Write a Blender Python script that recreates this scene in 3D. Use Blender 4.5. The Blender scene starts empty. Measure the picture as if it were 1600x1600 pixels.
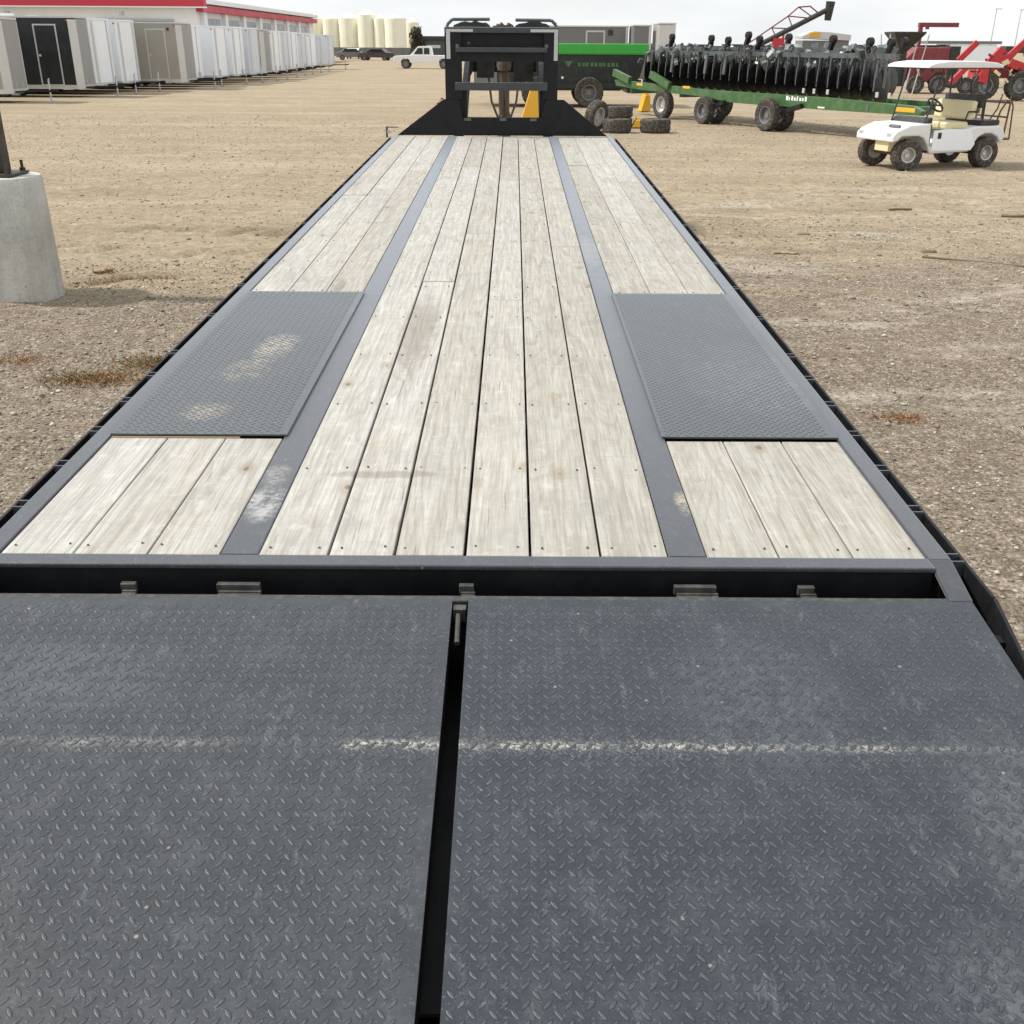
import bpy, math, random
import numpy as np
from mathutils import Matrix, Vector, Euler
random.seed(7); rng = np.random.default_rng(7)
S = bpy.context.scene; COL = S.collection
R = math.radians

# ------------------------------------------------------------------ camera
cam_d = bpy.data.cameras.new('camera'); cam = bpy.data.objects.new('camera', cam_d); COL.objects.link(cam)
cam_d.sensor_width = 36; cam_d.lens = 36.0; cam_d.clip_start = 0.05; cam_d.clip_end = 3000
p, r = R(24.58), R(0.35)
fw = Vector((0, math.cos(p), -math.sin(p))); rt = Vector((1, 0, 0)); up = rt.cross(fw)
rr = rt*math.cos(r)+up*math.sin(r); uu = up*math.cos(r)-rt*math.sin(r)
M = Matrix((rr, uu, -fw)).transposed().to_4x4(); M.translation = (0, 0, 2.15)
cam.matrix_world = M; S.camera = cam
S.view_settings.view_transform = 'Standard'; S.view_settings.look = 'None'
S.view_settings.exposure = 0.15; S.view_settings.gamma = 1.0

# ------------------------------------------------------------------ sky and sun
SUN_EL, SUN_AZ = 50.0, -84.0      # azimuth measured from +Y, negative = to the left
W = bpy.data.worlds.new('World'); S.world = W; W.use_nodes = True
nt = W.node_tree; nt.nodes.clear()
out = nt.nodes.new('ShaderNodeOutputWorld'); bg = nt.nodes.new('ShaderNodeBackground')
sky = nt.nodes.new('ShaderNodeTexSky'); sky.sky_type = 'NISHITA'; sky.sun_disc = False
sky.sun_elevation = R(SUN_EL); sky.sun_rotation = R(SUN_AZ); sky.air_density = 1.0; sky.dust_density = 2.5
sc = nt.nodes.new('ShaderNodeVectorMath'); sc.operation = 'SCALE'; sc.inputs['Scale'].default_value = 1.0
nt.links.new(sky.outputs[0], sc.inputs[0])
tc = nt.nodes.new('ShaderNodeTexCoord'); mp = nt.nodes.new('ShaderNodeMapping')
mp.inputs['Scale'].default_value = (1.2, 1.2, 4.5)
nt.links.new(tc.outputs['Generated'], mp.inputs[0])
nz = nt.nodes.new('ShaderNodeTexNoise'); nz.inputs['Scale'].default_value = 1.7; nz.inputs['Detail'].default_value = 7
nz.inputs['Roughness'].default_value = 0.55
nt.links.new(mp.outputs[0], nz.inputs['Vector'])
cr = nt.nodes.new('ShaderNodeValToRGB')
cr.color_ramp.elements[0].position = 0.30; cr.color_ramp.elements[0].color = (0.72, 0.72, 0.72, 1)
cr.color_ramp.elements[1].position = 0.62; cr.color_ramp.elements[1].color = (0.97, 0.97, 0.97, 1)
nt.links.new(nz.outputs['Fac'], cr.inputs[0])
cc = nt.nodes.new('ShaderNodeValToRGB')     # thin cloud colour: slightly uneven white
cc.color_ramp.elements[0].position = 0.30; cc.color_ramp.elements[0].color = (10.6, 11.0, 11.4, 1)
cc.color_ramp.elements[1].position = 0.62; cc.color_ramp.elements[1].color = (12.4, 12.6, 12.6, 1)
nz2 = nt.nodes.new('ShaderNodeTexNoise'); nz2.inputs['Scale'].default_value = 2.6; nz2.inputs['Detail'].default_value = 6
nt.links.new(mp.outputs[0], nz2.inputs['Vector']); nt.links.new(nz2.outputs['Fac'], cc.inputs[0])
mx = nt.nodes.new('ShaderNodeMix'); mx.data_type = 'RGBA'
nt.links.new(cr.outputs[0], mx.inputs[0]); nt.links.new(sc.outputs[0], mx.inputs[6]); nt.links.new(cc.outputs[0], mx.inputs[7])
nt.links.new(mx.outputs[2], bg.inputs[0]); bg.inputs[1].default_value = 0.085
nt.links.new(bg.outputs[0], out.inputs[0])
sd = bpy.data.lights.new('sun', 'SUN'); sun = bpy.data.objects.new('sun', sd); COL.objects.link(sun)
sd.energy = 3.7; sd.angle = R(3.5); sd.color = (1.0, 0.945, 0.87)
d = Vector((math.sin(R(SUN_AZ))*math.cos(R(SUN_EL)), math.cos(R(SUN_AZ))*math.cos(R(SUN_EL)), math.sin(R(SUN_EL))))
sun.rotation_euler = d.to_track_quat('Z', 'Y').to_euler(); sun.location = (0, 0, 30)

# ------------------------------------------------------------------ materials
class NT:
    def __init__(s, name):
        s.m = bpy.data.materials.new(name); s.m.use_nodes = True; s.t = s.m.node_tree
        s.b = s.t.nodes['Principled BSDF']; s.co = None
    def n(s, kind, **kw):
        n = s.t.nodes.new(kind)
        for k, v in kw.items():
            if k in n.inputs: n.inputs[k].default_value = v
            else: setattr(n, k, v)
        return n
    def l(s, a, b): s.t.links.new(a, b)
    def coord(s, scale=(1, 1, 1), kind='Object', rand=False):
        t = s.n('ShaderNodeTexCoord'); m = s.n('ShaderNodeMapping'); m.inputs['Scale'].default_value = scale
        s.l(t.outputs[kind], m.inputs[0])
        if rand:
            o = s.n('ShaderNodeObjectInfo'); q = s.n('ShaderNodeVectorMath', operation='SCALE')
            q.inputs[0].default_value = (37.1, 91.7, 53.3); s.l(o.outputs['Random'], q.inputs['Scale']); s.l(q.outputs[0], m.inputs['Location'])
        return m.outputs[0]
    def noise(s, vec, scale, detail=4, rough=0.55, dist=0.0):
        n = s.n('ShaderNodeTexNoise', Scale=scale, Detail=detail, Roughness=rough, Distortion=dist); s.l(vec, n.inputs['Vector']); return n.outputs['Fac']
    def ramp(s, fac, stops):
        n = s.n('ShaderNodeValToRGB'); e = n.color_ramp.elements
        while len(e) < len(stops): e.new(0.5)
        for i, (pos, c) in enumerate(stops):
            e[i].position = pos
            e[i].color = (c, c, c, 1) if isinstance(c, (int, float)) else (*c, 1)
        s.l(fac, n.inputs[0]); return n.outputs[0]
    def mix(s, fac, a, b, mode='MIX'):
        n = s.n('ShaderNodeMix', data_type='RGBA', blend_type=mode)
        for i, v in ((0, fac), (6, a), (7, b)):
            if isinstance(v, (int, float)): n.inputs[i].default_value = v if i == 0 else (v, v, v, 1)
            elif isinstance(v, tuple): n.inputs[i].default_value = (*v, 1)
            else: s.l(v, n.inputs[i])
        return n.outputs[2]
    def math(s, op, a, b=0.0):
        n = s.n('ShaderNodeMath', operation=op)
        for i, v in ((0, a), (1, b)):
            if isinstance(v, (int, float)): n.inputs[i].default_value = v
            else: s.l(v, n.inputs[i])
        return n.outputs[0]
    def bump(s, h, strength=0.3, dist=0.01):
        n = s.n('ShaderNodeBump', Strength=strength, Distance=dist); s.l(h, n.inputs['Height']); s.l(n.outputs[0], s.b.inputs['Normal']); return n

def paint(name, col, rough=0.45, metal=0.0, var=0.18, scale=3.0, dust=0.15, dustcol=(0.33, 0.28, 0.21), bump=0.0):
    t = NT(name); v = t.coord()
    n1 = t.noise(v, scale, 5)
    dark = tuple(c*(1-var) for c in col); light = tuple(min(1, c*(1+var)) for c in col)
    c = t.mix(n1, dark, light)
    if dust > 0:
        n2 = t.noise(v, scale*2.7, 8, 0.7)
        d_ = t.ramp(n2, [(0.45, 0.0), (0.75, dust)])
        c = t.mix(d_, c, dustcol)
    t.l(c, t.b.inputs['Base Color'])
    rg = t.ramp(n1, [(0.3, max(0.05, rough-0.08)), (0.7, min(1, rough+0.1))]); t.l(rg, t.b.inputs['Roughness'])
    t.b.inputs['Metallic'].default_value = metal
    if bump: t.bump(t.noise(v, scale*30, 3), bump, 0.002)
    return t.m

def spot(t, P, cx, cy, rx, ry, vec_noise=None):
    """soft elliptical mask round a place on the deck (a stain with its own shape)"""
    sx = t.n('ShaderNodeSeparateXYZ'); t.l(P, sx.inputs[0])
    dx = t.math('DIVIDE', t.math('SUBTRACT', sx.outputs[0], cx), rx); dy = t.math('DIVIDE', t.math('SUBTRACT', sx.outputs[1], cy), ry)
    d_ = t.math('ADD', t.math('MULTIPLY', dx, dx), t.math('MULTIPLY', dy, dy))
    if vec_noise is not None: d_ = t.math('ADD', d_, t.math('MULTIPLY', t.math('SUBTRACT', vec_noise, 0.5), 3.0))
    return t.ramp(d_, [(0.25, 1.0), (1.0, 0.0)])

def wood_mat():
    t = NT('weathered_wood'); oi = t.n('ShaderNodeObjectInfo'); rnd = oi.outputs['Random']
    vs = t.coord((24, 1.6, 24), rand=True); vf = t.coord((150, 4.0, 150), rand=True); vm = t.coord((62, 1.5, 62), rand=True); vb = t.coord((3.0, 1.0, 2), rand=True)
    grain = t.noise(vs, 1.0, 7, 0.66, 1.6); fine = t.noise(vf, 1.0, 4, 0.75); big = t.noise(vb, 1.0, 5, 0.6)
    strk = t.noise(vm, 1.0, 6, 0.8, 0.4)
    # growth rings: warped field cut into thin lines, closes into cathedrals
    fld = t.noise(t.coord((5.0, 0.42, 1), rand=True), 1.0, 2, 0.4, 0.3)
    saw = t.math('FRACT', t.math('MULTIPLY', fld, 22.0)); ring = t.ramp(saw, [(0.0, 0.0), (0.55, 0.12), (0.86, 1.0), (1.0, 0.0)])
    c = t.ramp(grain, [(0.30, (0.375, 0.365, 0.335)), (0.5, (0.445, 0.440, 0.412)), (0.70, (0.530, 0.530, 0.505))])
    warm = t.ramp(grain, [(0.30, (0.368, 0.345, 0.285)), (0.5, (0.446, 0.430, 0.372)), (0.70, (0.520, 0.512, 0.460))])
    tone = t.math('ADD', t.math('MULTIPLY', rnd, 0.9), t.math('MULTIPLY', t.math('SUBTRACT', big, 0.5), 2.2))
    c = t.mix(t.ramp(tone, [(0.30, 1.0), (0.85, 0.0)]), c, warm)
    c = t.mix(t.math('MULTIPLY', ring, t.ramp(big, [(0.35, 0.14), (0.6, 0.42)])), c, (0.28, 0.235, 0.18))
    c = t.mix(t.ramp(strk, [(0.36, 0.50), (0.48, 0.0)]), c, (0.25, 0.225, 0.19)); c = t.mix(t.ramp(strk, [(0.54, 0.0), (0.66, 0.45)]), c, (0.62, 0.615, 0.59))
    c = t.mix(t.ramp(fine, [(0.36, 0.42), (0.50, 0.0)]), c, (0.24, 0.225, 0.20)); c = t.mix(t.ramp(fine, [(0.56, 0.0), (0.70, 0.35)]), c, (0.66, 0.65, 0.62))
    # knots with a halo
    vk = t.n('ShaderNodeTexVoronoi', Scale=1.0, Randomness=1.0); t.l(t.coord((7.0, 3.6, 0.01), rand=True), vk.inputs['Vector'])
    kd = t.math('ADD', vk.outputs['Distance'], t.math('MULTIPLY', t.math('SUBTRACT', fine, 0.5), 0.05))
    k = t.ramp(kd, [(0.05, 1.0), (0.10, 0.0)]); kr = t.ramp(kd, [(0.07, 0.0), (0.12, 0.6), (0.24, 0.0)])
    sel = t.n('ShaderNodeSeparateColor'); t.l(vk.outputs['Color'], sel.inputs[0]); on = t.math('GREATER_THAN', sel.outputs[0], 0.62)
    c = t.mix(t.math('MULTIPLY', kr, on), c, (0.33, 0.245, 0.155)); c = t.mix(t.math('MULTIPLY', t.math('MULTIPLY', k, on), 0.8), c, (0.12, 0.09, 0.065))
    # weather checks: short thin cracks
    ck = t.noise(t.coord((90, 3.2, 1), rand=True), 1.0, 3, 0.5); c = t.mix(t.ramp(ck, [(0.70, 0.0), (0.72, 0.6)]), c, (0.14, 0.115, 0.09))
    # dirt lying across the deck, continuing over the boards
    g = t.n('ShaderNodeNewGeometry'); P = g.outputs['Position']
    mps = t.n('ShaderNodeMapping'); mps.inputs['Scale'].default_value = (1.5, 9.0, 1); t.l(P, mps.inputs[0])
    st = t.noise(P, 3.1, 9, 0.72); c = t.mix(t.ramp(st, [(0.50, 0.0), (0.70, 0.48)]), c, (0.30, 0.285, 0.26))
    st2 = t.noise(P, 14.0, 7, 0.75); c = t.mix(t.ramp(st2, [(0.54, 0.0), (0.70, 0.45)]), c, (0.30, 0.285, 0.24)); c = t.mix(t.ramp(t.noise(mps.outputs[0], 4.0, 7, 0.75), [(0.56, 0.0), (0.68, 0.42)]), c, (0.33, 0.30, 0.235)); c = t.mix(t.ramp(st2, [(0.32, 0.40), (0.44, 0.0)]), c, (0.64, 0.63, 0.60))
    for cx, cy, rx, ry in ((-.43, 4.62, .10, .75), (-.40, 2.98, .20, .035), (-.92, 5.42, .03, .22)):
        c = t.mix(t.math('MULTIPLY', spot(t, P, cx, cy, rx, ry, st2), 0.5), c, (0.19, 0.155, 0.115))
    hs = t.n('ShaderNodeHueSaturation'); t.l(t.math('ADD', 0.84, t.math('MULTIPLY', rnd, 0.16)), hs.inputs['Value']); t.l(c, hs.inputs['Color']); hs.inputs['Saturation'].default_value = 0.86; c = hs.outputs[0]
    t.l(c, t.b.inputs['Base Color']); t.b.inputs['Roughness'].default_value = 0.85
    t.b.inputs['Specular IOR Level'].default_value = 0.2
    h = t.math('ADD', t.math('MULTIPLY', fine, 0.7), t.math('SUBTRACT', grain, t.math('MULTIPLY', ring, 0.25))); t.bump(h, 0.45, 0.0018)
    return t.m

def deck_steel(name, col=(0.040, 0.043, 0.049), rough=0.34, sheen=0.5, line=False, spots=(), speck=0.5):
    t = NT(name); g = t.n('ShaderNodeNewGeometry'); P = g.outputs['Position']
    mp_ = t.n('ShaderNodeMapping'); mp_.inputs['Scale'].default_value = (1.0, 0.35, 1.0); mp_.inputs['Rotation'].default_value = (0, 0, 0.5); t.l(P, mp_.inputs[0])
    a = t.noise(P, 0.8, 4, 0.5); b = t.noise(P, 11.0, 9, 0.78); f = t.noise(P, 130.0, 4, 0.75); sc_ = t.noise(mp_.outputs[0], 26.0, 7, 0.8); m_ = t.noise(P, 30.0, 7, 0.8)
    c = t.mix(t.ramp(a, [(0.35, 0.0), (0.65, 1.0)]), tuple(x*0.88 for x in col), tuple(x*1.14 for x in col))
    c = t.mix(t.ramp(b, [(0.46, 0.0), (0.70, 0.22)]), c, (0.12, 0.128, 0.14))
    c = t.mix(t.ramp(sc_, [(0.57, 0.0), (0.72, speck*0.7)]), c, (0.21, 0.22, 0.235))
    c = t.mix(t.ramp(f, [(0.58, 0.0), (0.70, speck)]), c, (0.19, 0.195, 0.205)); c = t.mix(t.ramp(f, [(0.30, 0.35), (0.42, 0.0)]), c, (0.012, 0.013, 0.015))
    for cx, cy, rx, ry, q_, cl in spots:
        c = t.mix(t.math('MULTIPLY', t.math('MULTIPLY', spot(t, P, cx, cy, rx, ry, b), q_), t.ramp(m_, [(0.42, 0.05), (0.58, 1.0)])), c, cl)
    spk = t.n('ShaderNodeTexVoronoi', Scale=30.0); t.l(P, spk.inputs['Vector']); sp = t.n('ShaderNodeSeparateColor'); t.l(spk.outputs['Color'], sp.inputs[0])
    sf = t.math('MULTIPLY', t.ramp(t.math('ADD', spk.outputs['Distance'], t.math('MULTIPLY', t.math('SUBTRACT', m_, 0.5), 0.2)), [(0.05, 1.0), (0.14, 0.0)]), t.math('GREATER_THAN', sp.outputs[0], 0.965)); c = t.mix(t.math('MULTIPLY', sf, 0.7), c, (0.36, 0.32, 0.27))
    rg = t.ramp(b, [(0.3, rough-0.05), (0.75, rough+0.14)])
    if line:   # bare scuff where the ramps rub, broken and uneven along its length
        o = t.n('ShaderNodeTexCoord'); sx = t.n('ShaderNodeSeparateXYZ'); t.l(o.outputs['Object'], sx.inputs[0])
        wob = t.math('MULTIPLY', t.math('SUBTRACT', t.noise(o.outputs['Object'], 22.0, 5, 0.7), 0.5), 0.05)
        y = t.math('ADD', t.math('ADD', sx.outputs[1], wob), t.math('MULTIPLY', sx.outputs[0], 0.004))
        dist = t.math('ABSOLUTE', t.math('SUBTRACT', y, -0.525))
        amt = t.ramp(t.math('MULTIPLY', t.math('ADD', sx.outputs[0], 1.3), 1/2.6), [(0.12, 0.0), (0.20, 0.55), (0.29, 0.45), (0.34, 0.08), (0.40, 0.10), (0.43, 0.95), (0.50, 0.8), (0.55, 1.0), (0.68, 0.9), (0.78, 0.55), (0.86, 0.75), (0.90, 0.25), (1.0, 0.10)])
        core = t.math('MULTIPLY', t.math('MULTIPLY', t.ramp(dist, [(0.0, 1.0), (0.017, 0.0)]), amt), t.ramp(t.noise(o.outputs['Object'], 13.0, 6, 0.8), [(0.40, 0.0), (0.56, 1.0)]))
        core = t.math('MULTIPLY', core, t.ramp(t.noise(o.outputs['Object'], 120.0, 4, 0.8), [(0.44, 0.0), (0.58, 1.0)]))
        c = t.mix(core, c, (0.56, 0.54, 0.47))
        halo = t.math('MULTIPLY', t.math('MULTIPLY', t.ramp(dist, [(0.0, 0.4), (0.05, 0.0)]), amt), t.ramp(f, [(0.50, 0.0), (0.62, 1.0)])); c = t.mix(halo, c, (0.30, 0.30, 0.28))
    t.l(c, t.b.inputs['Base Color']); t.l(rg, t.b.inputs['Roughness'])
    t.b.inputs['Sheen Weight'].default_value = sheen; t.b.inputs['Sheen Roughness'].default_value = 0.35; t.b.inputs['Sheen Tint'].default_value = (0.86, 0.92, 1.0, 1)
    t.bump(t.math('ADD', f, t.math('MULTIPLY', b, 2.0)), 0.30, 0.001)
    return t.m

def ground_mat():
    t = NT('dirt_and_gravel'); g = t.n('ShaderNodeNewGeometry'); P = g.outputs['Position']
    def sc_(s3, rz=0.0):
        m = t.n('ShaderNodeMapping'); m.inputs['Scale'].default_value = s3; m.inputs['Rotation'].default_value = (0, 0, rz); t.l(P, m.inputs[0]); return m.outputs[0]
    big = t.noise(P, 0.10, 6, 0.6); mid = t.noise(P, 0.55, 8, 0.68, 0.5); f1 = t.noise(P, 3.2, 8, 0.80); f2 = t.noise(P, 12.0, 8, 0.82); f0 = t.noise(P, 5.5, 10, 0.92); grit = t.noise(P, 55.0, 5, 0.8)
    dirt = t.ramp(mid, [(0.28, (0.29, 0.222, 0.138)), (0.5, (0.395, 0.318, 0.208)), (0.72, (0.49, 0.408, 0.285))])
    # wheel tracks: long soft lanes crossing the yard in three directions
    for rz, sc3, sc, dk, lt in ((0.04, (0.035, 0.8, 1), 1.1, 0.26, 0.24), (0.30, (0.03, 0.9, 1), 0.9, 0.28, 0.30), (-0.5, (0.03, 0.7, 1), 1.0, 0.30, 0.30)):
        n_ = t.noise(sc_(sc3, rz), sc, 6, 0.62)
        dirt = t.mix(t.ramp(n_, [(0.36, dk), (0.47, 0.0)]), dirt, (0.26, 0.203, 0.133)); dirt = t.mix(t.ramp(n_, [(0.54, 0.0), (0.66, lt)]), dirt, (0.57, 0.485, 0.35))
    dirt = t.mix(t.ramp(big, [(0.45, 0.0), (0.62, 0.35)]), dirt, (0.36, 0.295, 0.21))
    vo = t.n('ShaderNodeTexVoronoi', Scale=38.0); t.l(P, vo.inputs['Vector']); vo2 = t.n('ShaderNodeTexVoronoi', Scale=85.0); t.l(P, vo2.inputs['Vector'])
    sp = t.n('ShaderNodeSeparateColor'); t.l(vo.outputs['Color'], sp.inputs[0]); sp2 = t.n('ShaderNodeSeparateColor'); t.l(vo2.outputs['Color'], sp2.inputs[0])
    st1 = t.ramp(sp.outputs[0], [(0.0, (0.075, 0.058, 0.045)), (0.35, (0.185, 0.148, 0.112)), (0.7, (0.30, 0.245, 0.188)), (0.93, (0.42, 0.37, 0.30)), (1.0, (0.62, 0.57, 0.50))])
    st2 = t.ramp(sp2.outputs[0], [(0.0, (0.08, 0.062, 0.048)), (0.5, (0.19, 0.152, 0.118)), (1.0, (0.42, 0.36, 0.295))])
    grav = t.mix(t.ramp(vo.outputs['Distance'], [(0.35, 0.0), (0.6, 1.0)]), st1, st2)
    # bigger stones that still read farther off
    vo3 = t.n('ShaderNodeTexVoronoi', Scale=13.0); t.l(P, vo3.inputs['Vector']); sp3 = t.n('ShaderNodeSeparateColor'); t.l(vo3.outputs['Color'], sp3.inputs[0])
    big_on = t.math('MULTIPLY', t.ramp(vo3.outputs['Distance'], [(0.16, 1.0), (0.24, 0.0)]), t.math('GREATER_THAN', sp3.outputs[0], 0.80))
    stone3 = t.ramp(sp3.outputs[1], [(0.0, (0.10, 0.08, 0.06)), (0.5, (0.26, 0.22, 0.175)), (1.0, (0.58, 0.53, 0.45))])
    sx = t.n('ShaderNodeSeparateXYZ'); t.l(P, sx.inputs[0]); X, Y = sx.outputs[0], sx.outputs[1]
    side = t.math('GREATER_THAN', X, 0.0)
    lim = t.math('ADD', t.math('MULTIPLY', side, t.math('MULTIPLY', t.math('SUBTRACT', 12.5, Y), 0.35)), t.math('MULTIPLY', t.math('SUBTRACT', 1.0, side), t.math('MULTIPLY', t.math('SUBTRACT', 9.9, Y), 0.8)))
    gm = t.math('ADD', lim, t.math('MULTIPLY', t.math('SUBTRACT', t.noise(sc_((0.5, 1.0, 1)), 1.1, 8, 0.72), 0.5), 6.0))
    gmf = t.ramp(gm, [(0.0, 0.16), (1.2, 0.93)])
    c = t.mix(gmf, dirt, grav)
    nearf = t.math('MULTIPLY', side, t.ramp(t.math('MULTIPLY', Y, 0.05), [(0.85, 1.0), (1.0, 0.0)]))
    pale = t.math('MULTIPLY', t.ramp(t.noise(sc_((0.40, 1.4, 1), -0.1), 0.95, 8, 0.66), [(0.52, 0.0), (0.63, 0.80)]), nearf)
    c = t.mix(pale, c, t.mix(t.ramp(f2, [(0.4, 0.0), (0.6, 1.0)]), (0.36, 0.31, 0.245), (0.58, 0.53, 0.45)))
    br = t.math('MULTIPLY', t.ramp(t.noise(sc_((0.45, 1.2, 1), 0.1), 0.85, 8, 0.70), [(0.53, 0.0), (0.66, 0.60)]), nearf); c = t.mix(br, c, (0.22, 0.172, 0.115))
    c = t.mix(t.math('MULTIPLY', big_on, 0.75), c, stone3)
    c = t.mix(t.ramp(f1, [(0.34, 0.45), (0.47, 0.0)]), c, (0.20, 0.155, 0.105)); c = t.mix(t.ramp(f1, [(0.55, 0.0), (0.70, 0.40)]), c, (0.60, 0.52, 0.395))
    c = t.mix(t.ramp(f2, [(0.36, 0.65), (0.48, 0.0)]), c, (0.175, 0.14, 0.10)); c = t.mix(t.ramp(f2, [(0.55, 0.0), (0.66, 0.50)]), c, (0.64, 0.565, 0.45))
    c = t.mix(t.ramp(f0, [(0.40, 0.60), (0.49, 0.0)]), c, (0.20, 0.158, 0.11)); c = t.mix(t.ramp(f0, [(0.53, 0.0), (0.62, 0.55)]), c, (0.66, 0.575, 0.44))
    c = t.mix(t.ramp(grit, [(0.36, 0.5), (0.48, 0.0)]), c, (0.13, 0.105, 0.08)); c = t.mix(t.ramp(grit, [(0.57, 0.0), (0.68, 0.40)]), c, (0.58, 0.53, 0.45))
    rust = t.ramp(t.noise(sc_((0.8, 1.3, 1)), 1.7, 6, 0.7), [(0.63, 0.0), (0.72, 0.5)]); c = t.mix(t.math('MULTIPLY', rust, gmf), c, (0.20, 0.115, 0.06))
    t.l(c, t.b.inputs['Base Color']); t.b.inputs['Roughness'].default_value = 0.95; t.b.inputs['Specular IOR Level'].default_value = 0.15
    h = t.math('ADD', t.math('MULTIPLY', t.math('SUBTRACT', 1.0, vo.outputs['Distance']), t.math('MULTIPLY', gmf, 0.7)), t.math('ADD', t.math('ADD', f2, t.math('MULTIPLY', f1, 2.0)), t.math('MULTIPLY', mid, 2.0)))
    t.bump(h, 0.7, 0.035)
    return t.m

def pebble_mat():
    t = NT('pebble_stone'); g = t.n('ShaderNodeNewGeometry')
    c = t.ramp(g.outputs['Random Per Island'], [(0.0, (0.15, 0.12, 0.095)), (0.3, (0.25, 0.205, 0.155)), (0.6, (0.33, 0.28, 0.22)), (0.85, (0.42, 0.37, 0.30)), (1.0, (0.62, 0.58, 0.52))])
    t.l(c, t.b.inputs['Base Color']); t.b.inputs['Roughness'].default_value = 0.85; return t.m

def concrete_mat():
    t = NT('concrete'); v = t.coord()
    a = t.noise(v, 3.0, 7, 0.65); f = t.noise(v, 40, 5, 0.7)
    c = t.ramp(a, [(0.3, (0.40, 0.40, 0.365)), (0.55, (0.54, 0.54, 0.50)), (0.75, (0.66, 0.64, 0.56))])
    c = t.mix(t.ramp(f, [(0.35, 0.35), (0.5, 0.0)]), c, (0.22, 0.22, 0.20))
    vs = t.coord((6, 6, 0.7)); c = t.mix(t.ramp(t.noise(vs, 1.5, 5), [(0.5, 0.0), (0.7, 0.4)]), c, (0.33, 0.30, 0.23))
    vo = t.n('ShaderNodeTexVoronoi', Scale=9.0); t.l(v, vo.inputs['Vector']); c = t.mix(t.ramp(vo.outputs['Distance'], [(0.05, 0.7), (0.09, 0.0)]), c, (0.16, 0.16, 0.15))
    t.l(c, t.b.inputs['Base Color']); t.b.inputs['Roughness'].default_value = 0.9; t.bump(f, 0.4, 0.004); return t.m

def galv(name, col=(0.55, 0.56, 0.57), rough=0.38):
    return paint(name, col, rough, 0.85, 0.12, 4, 0.1)

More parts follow.
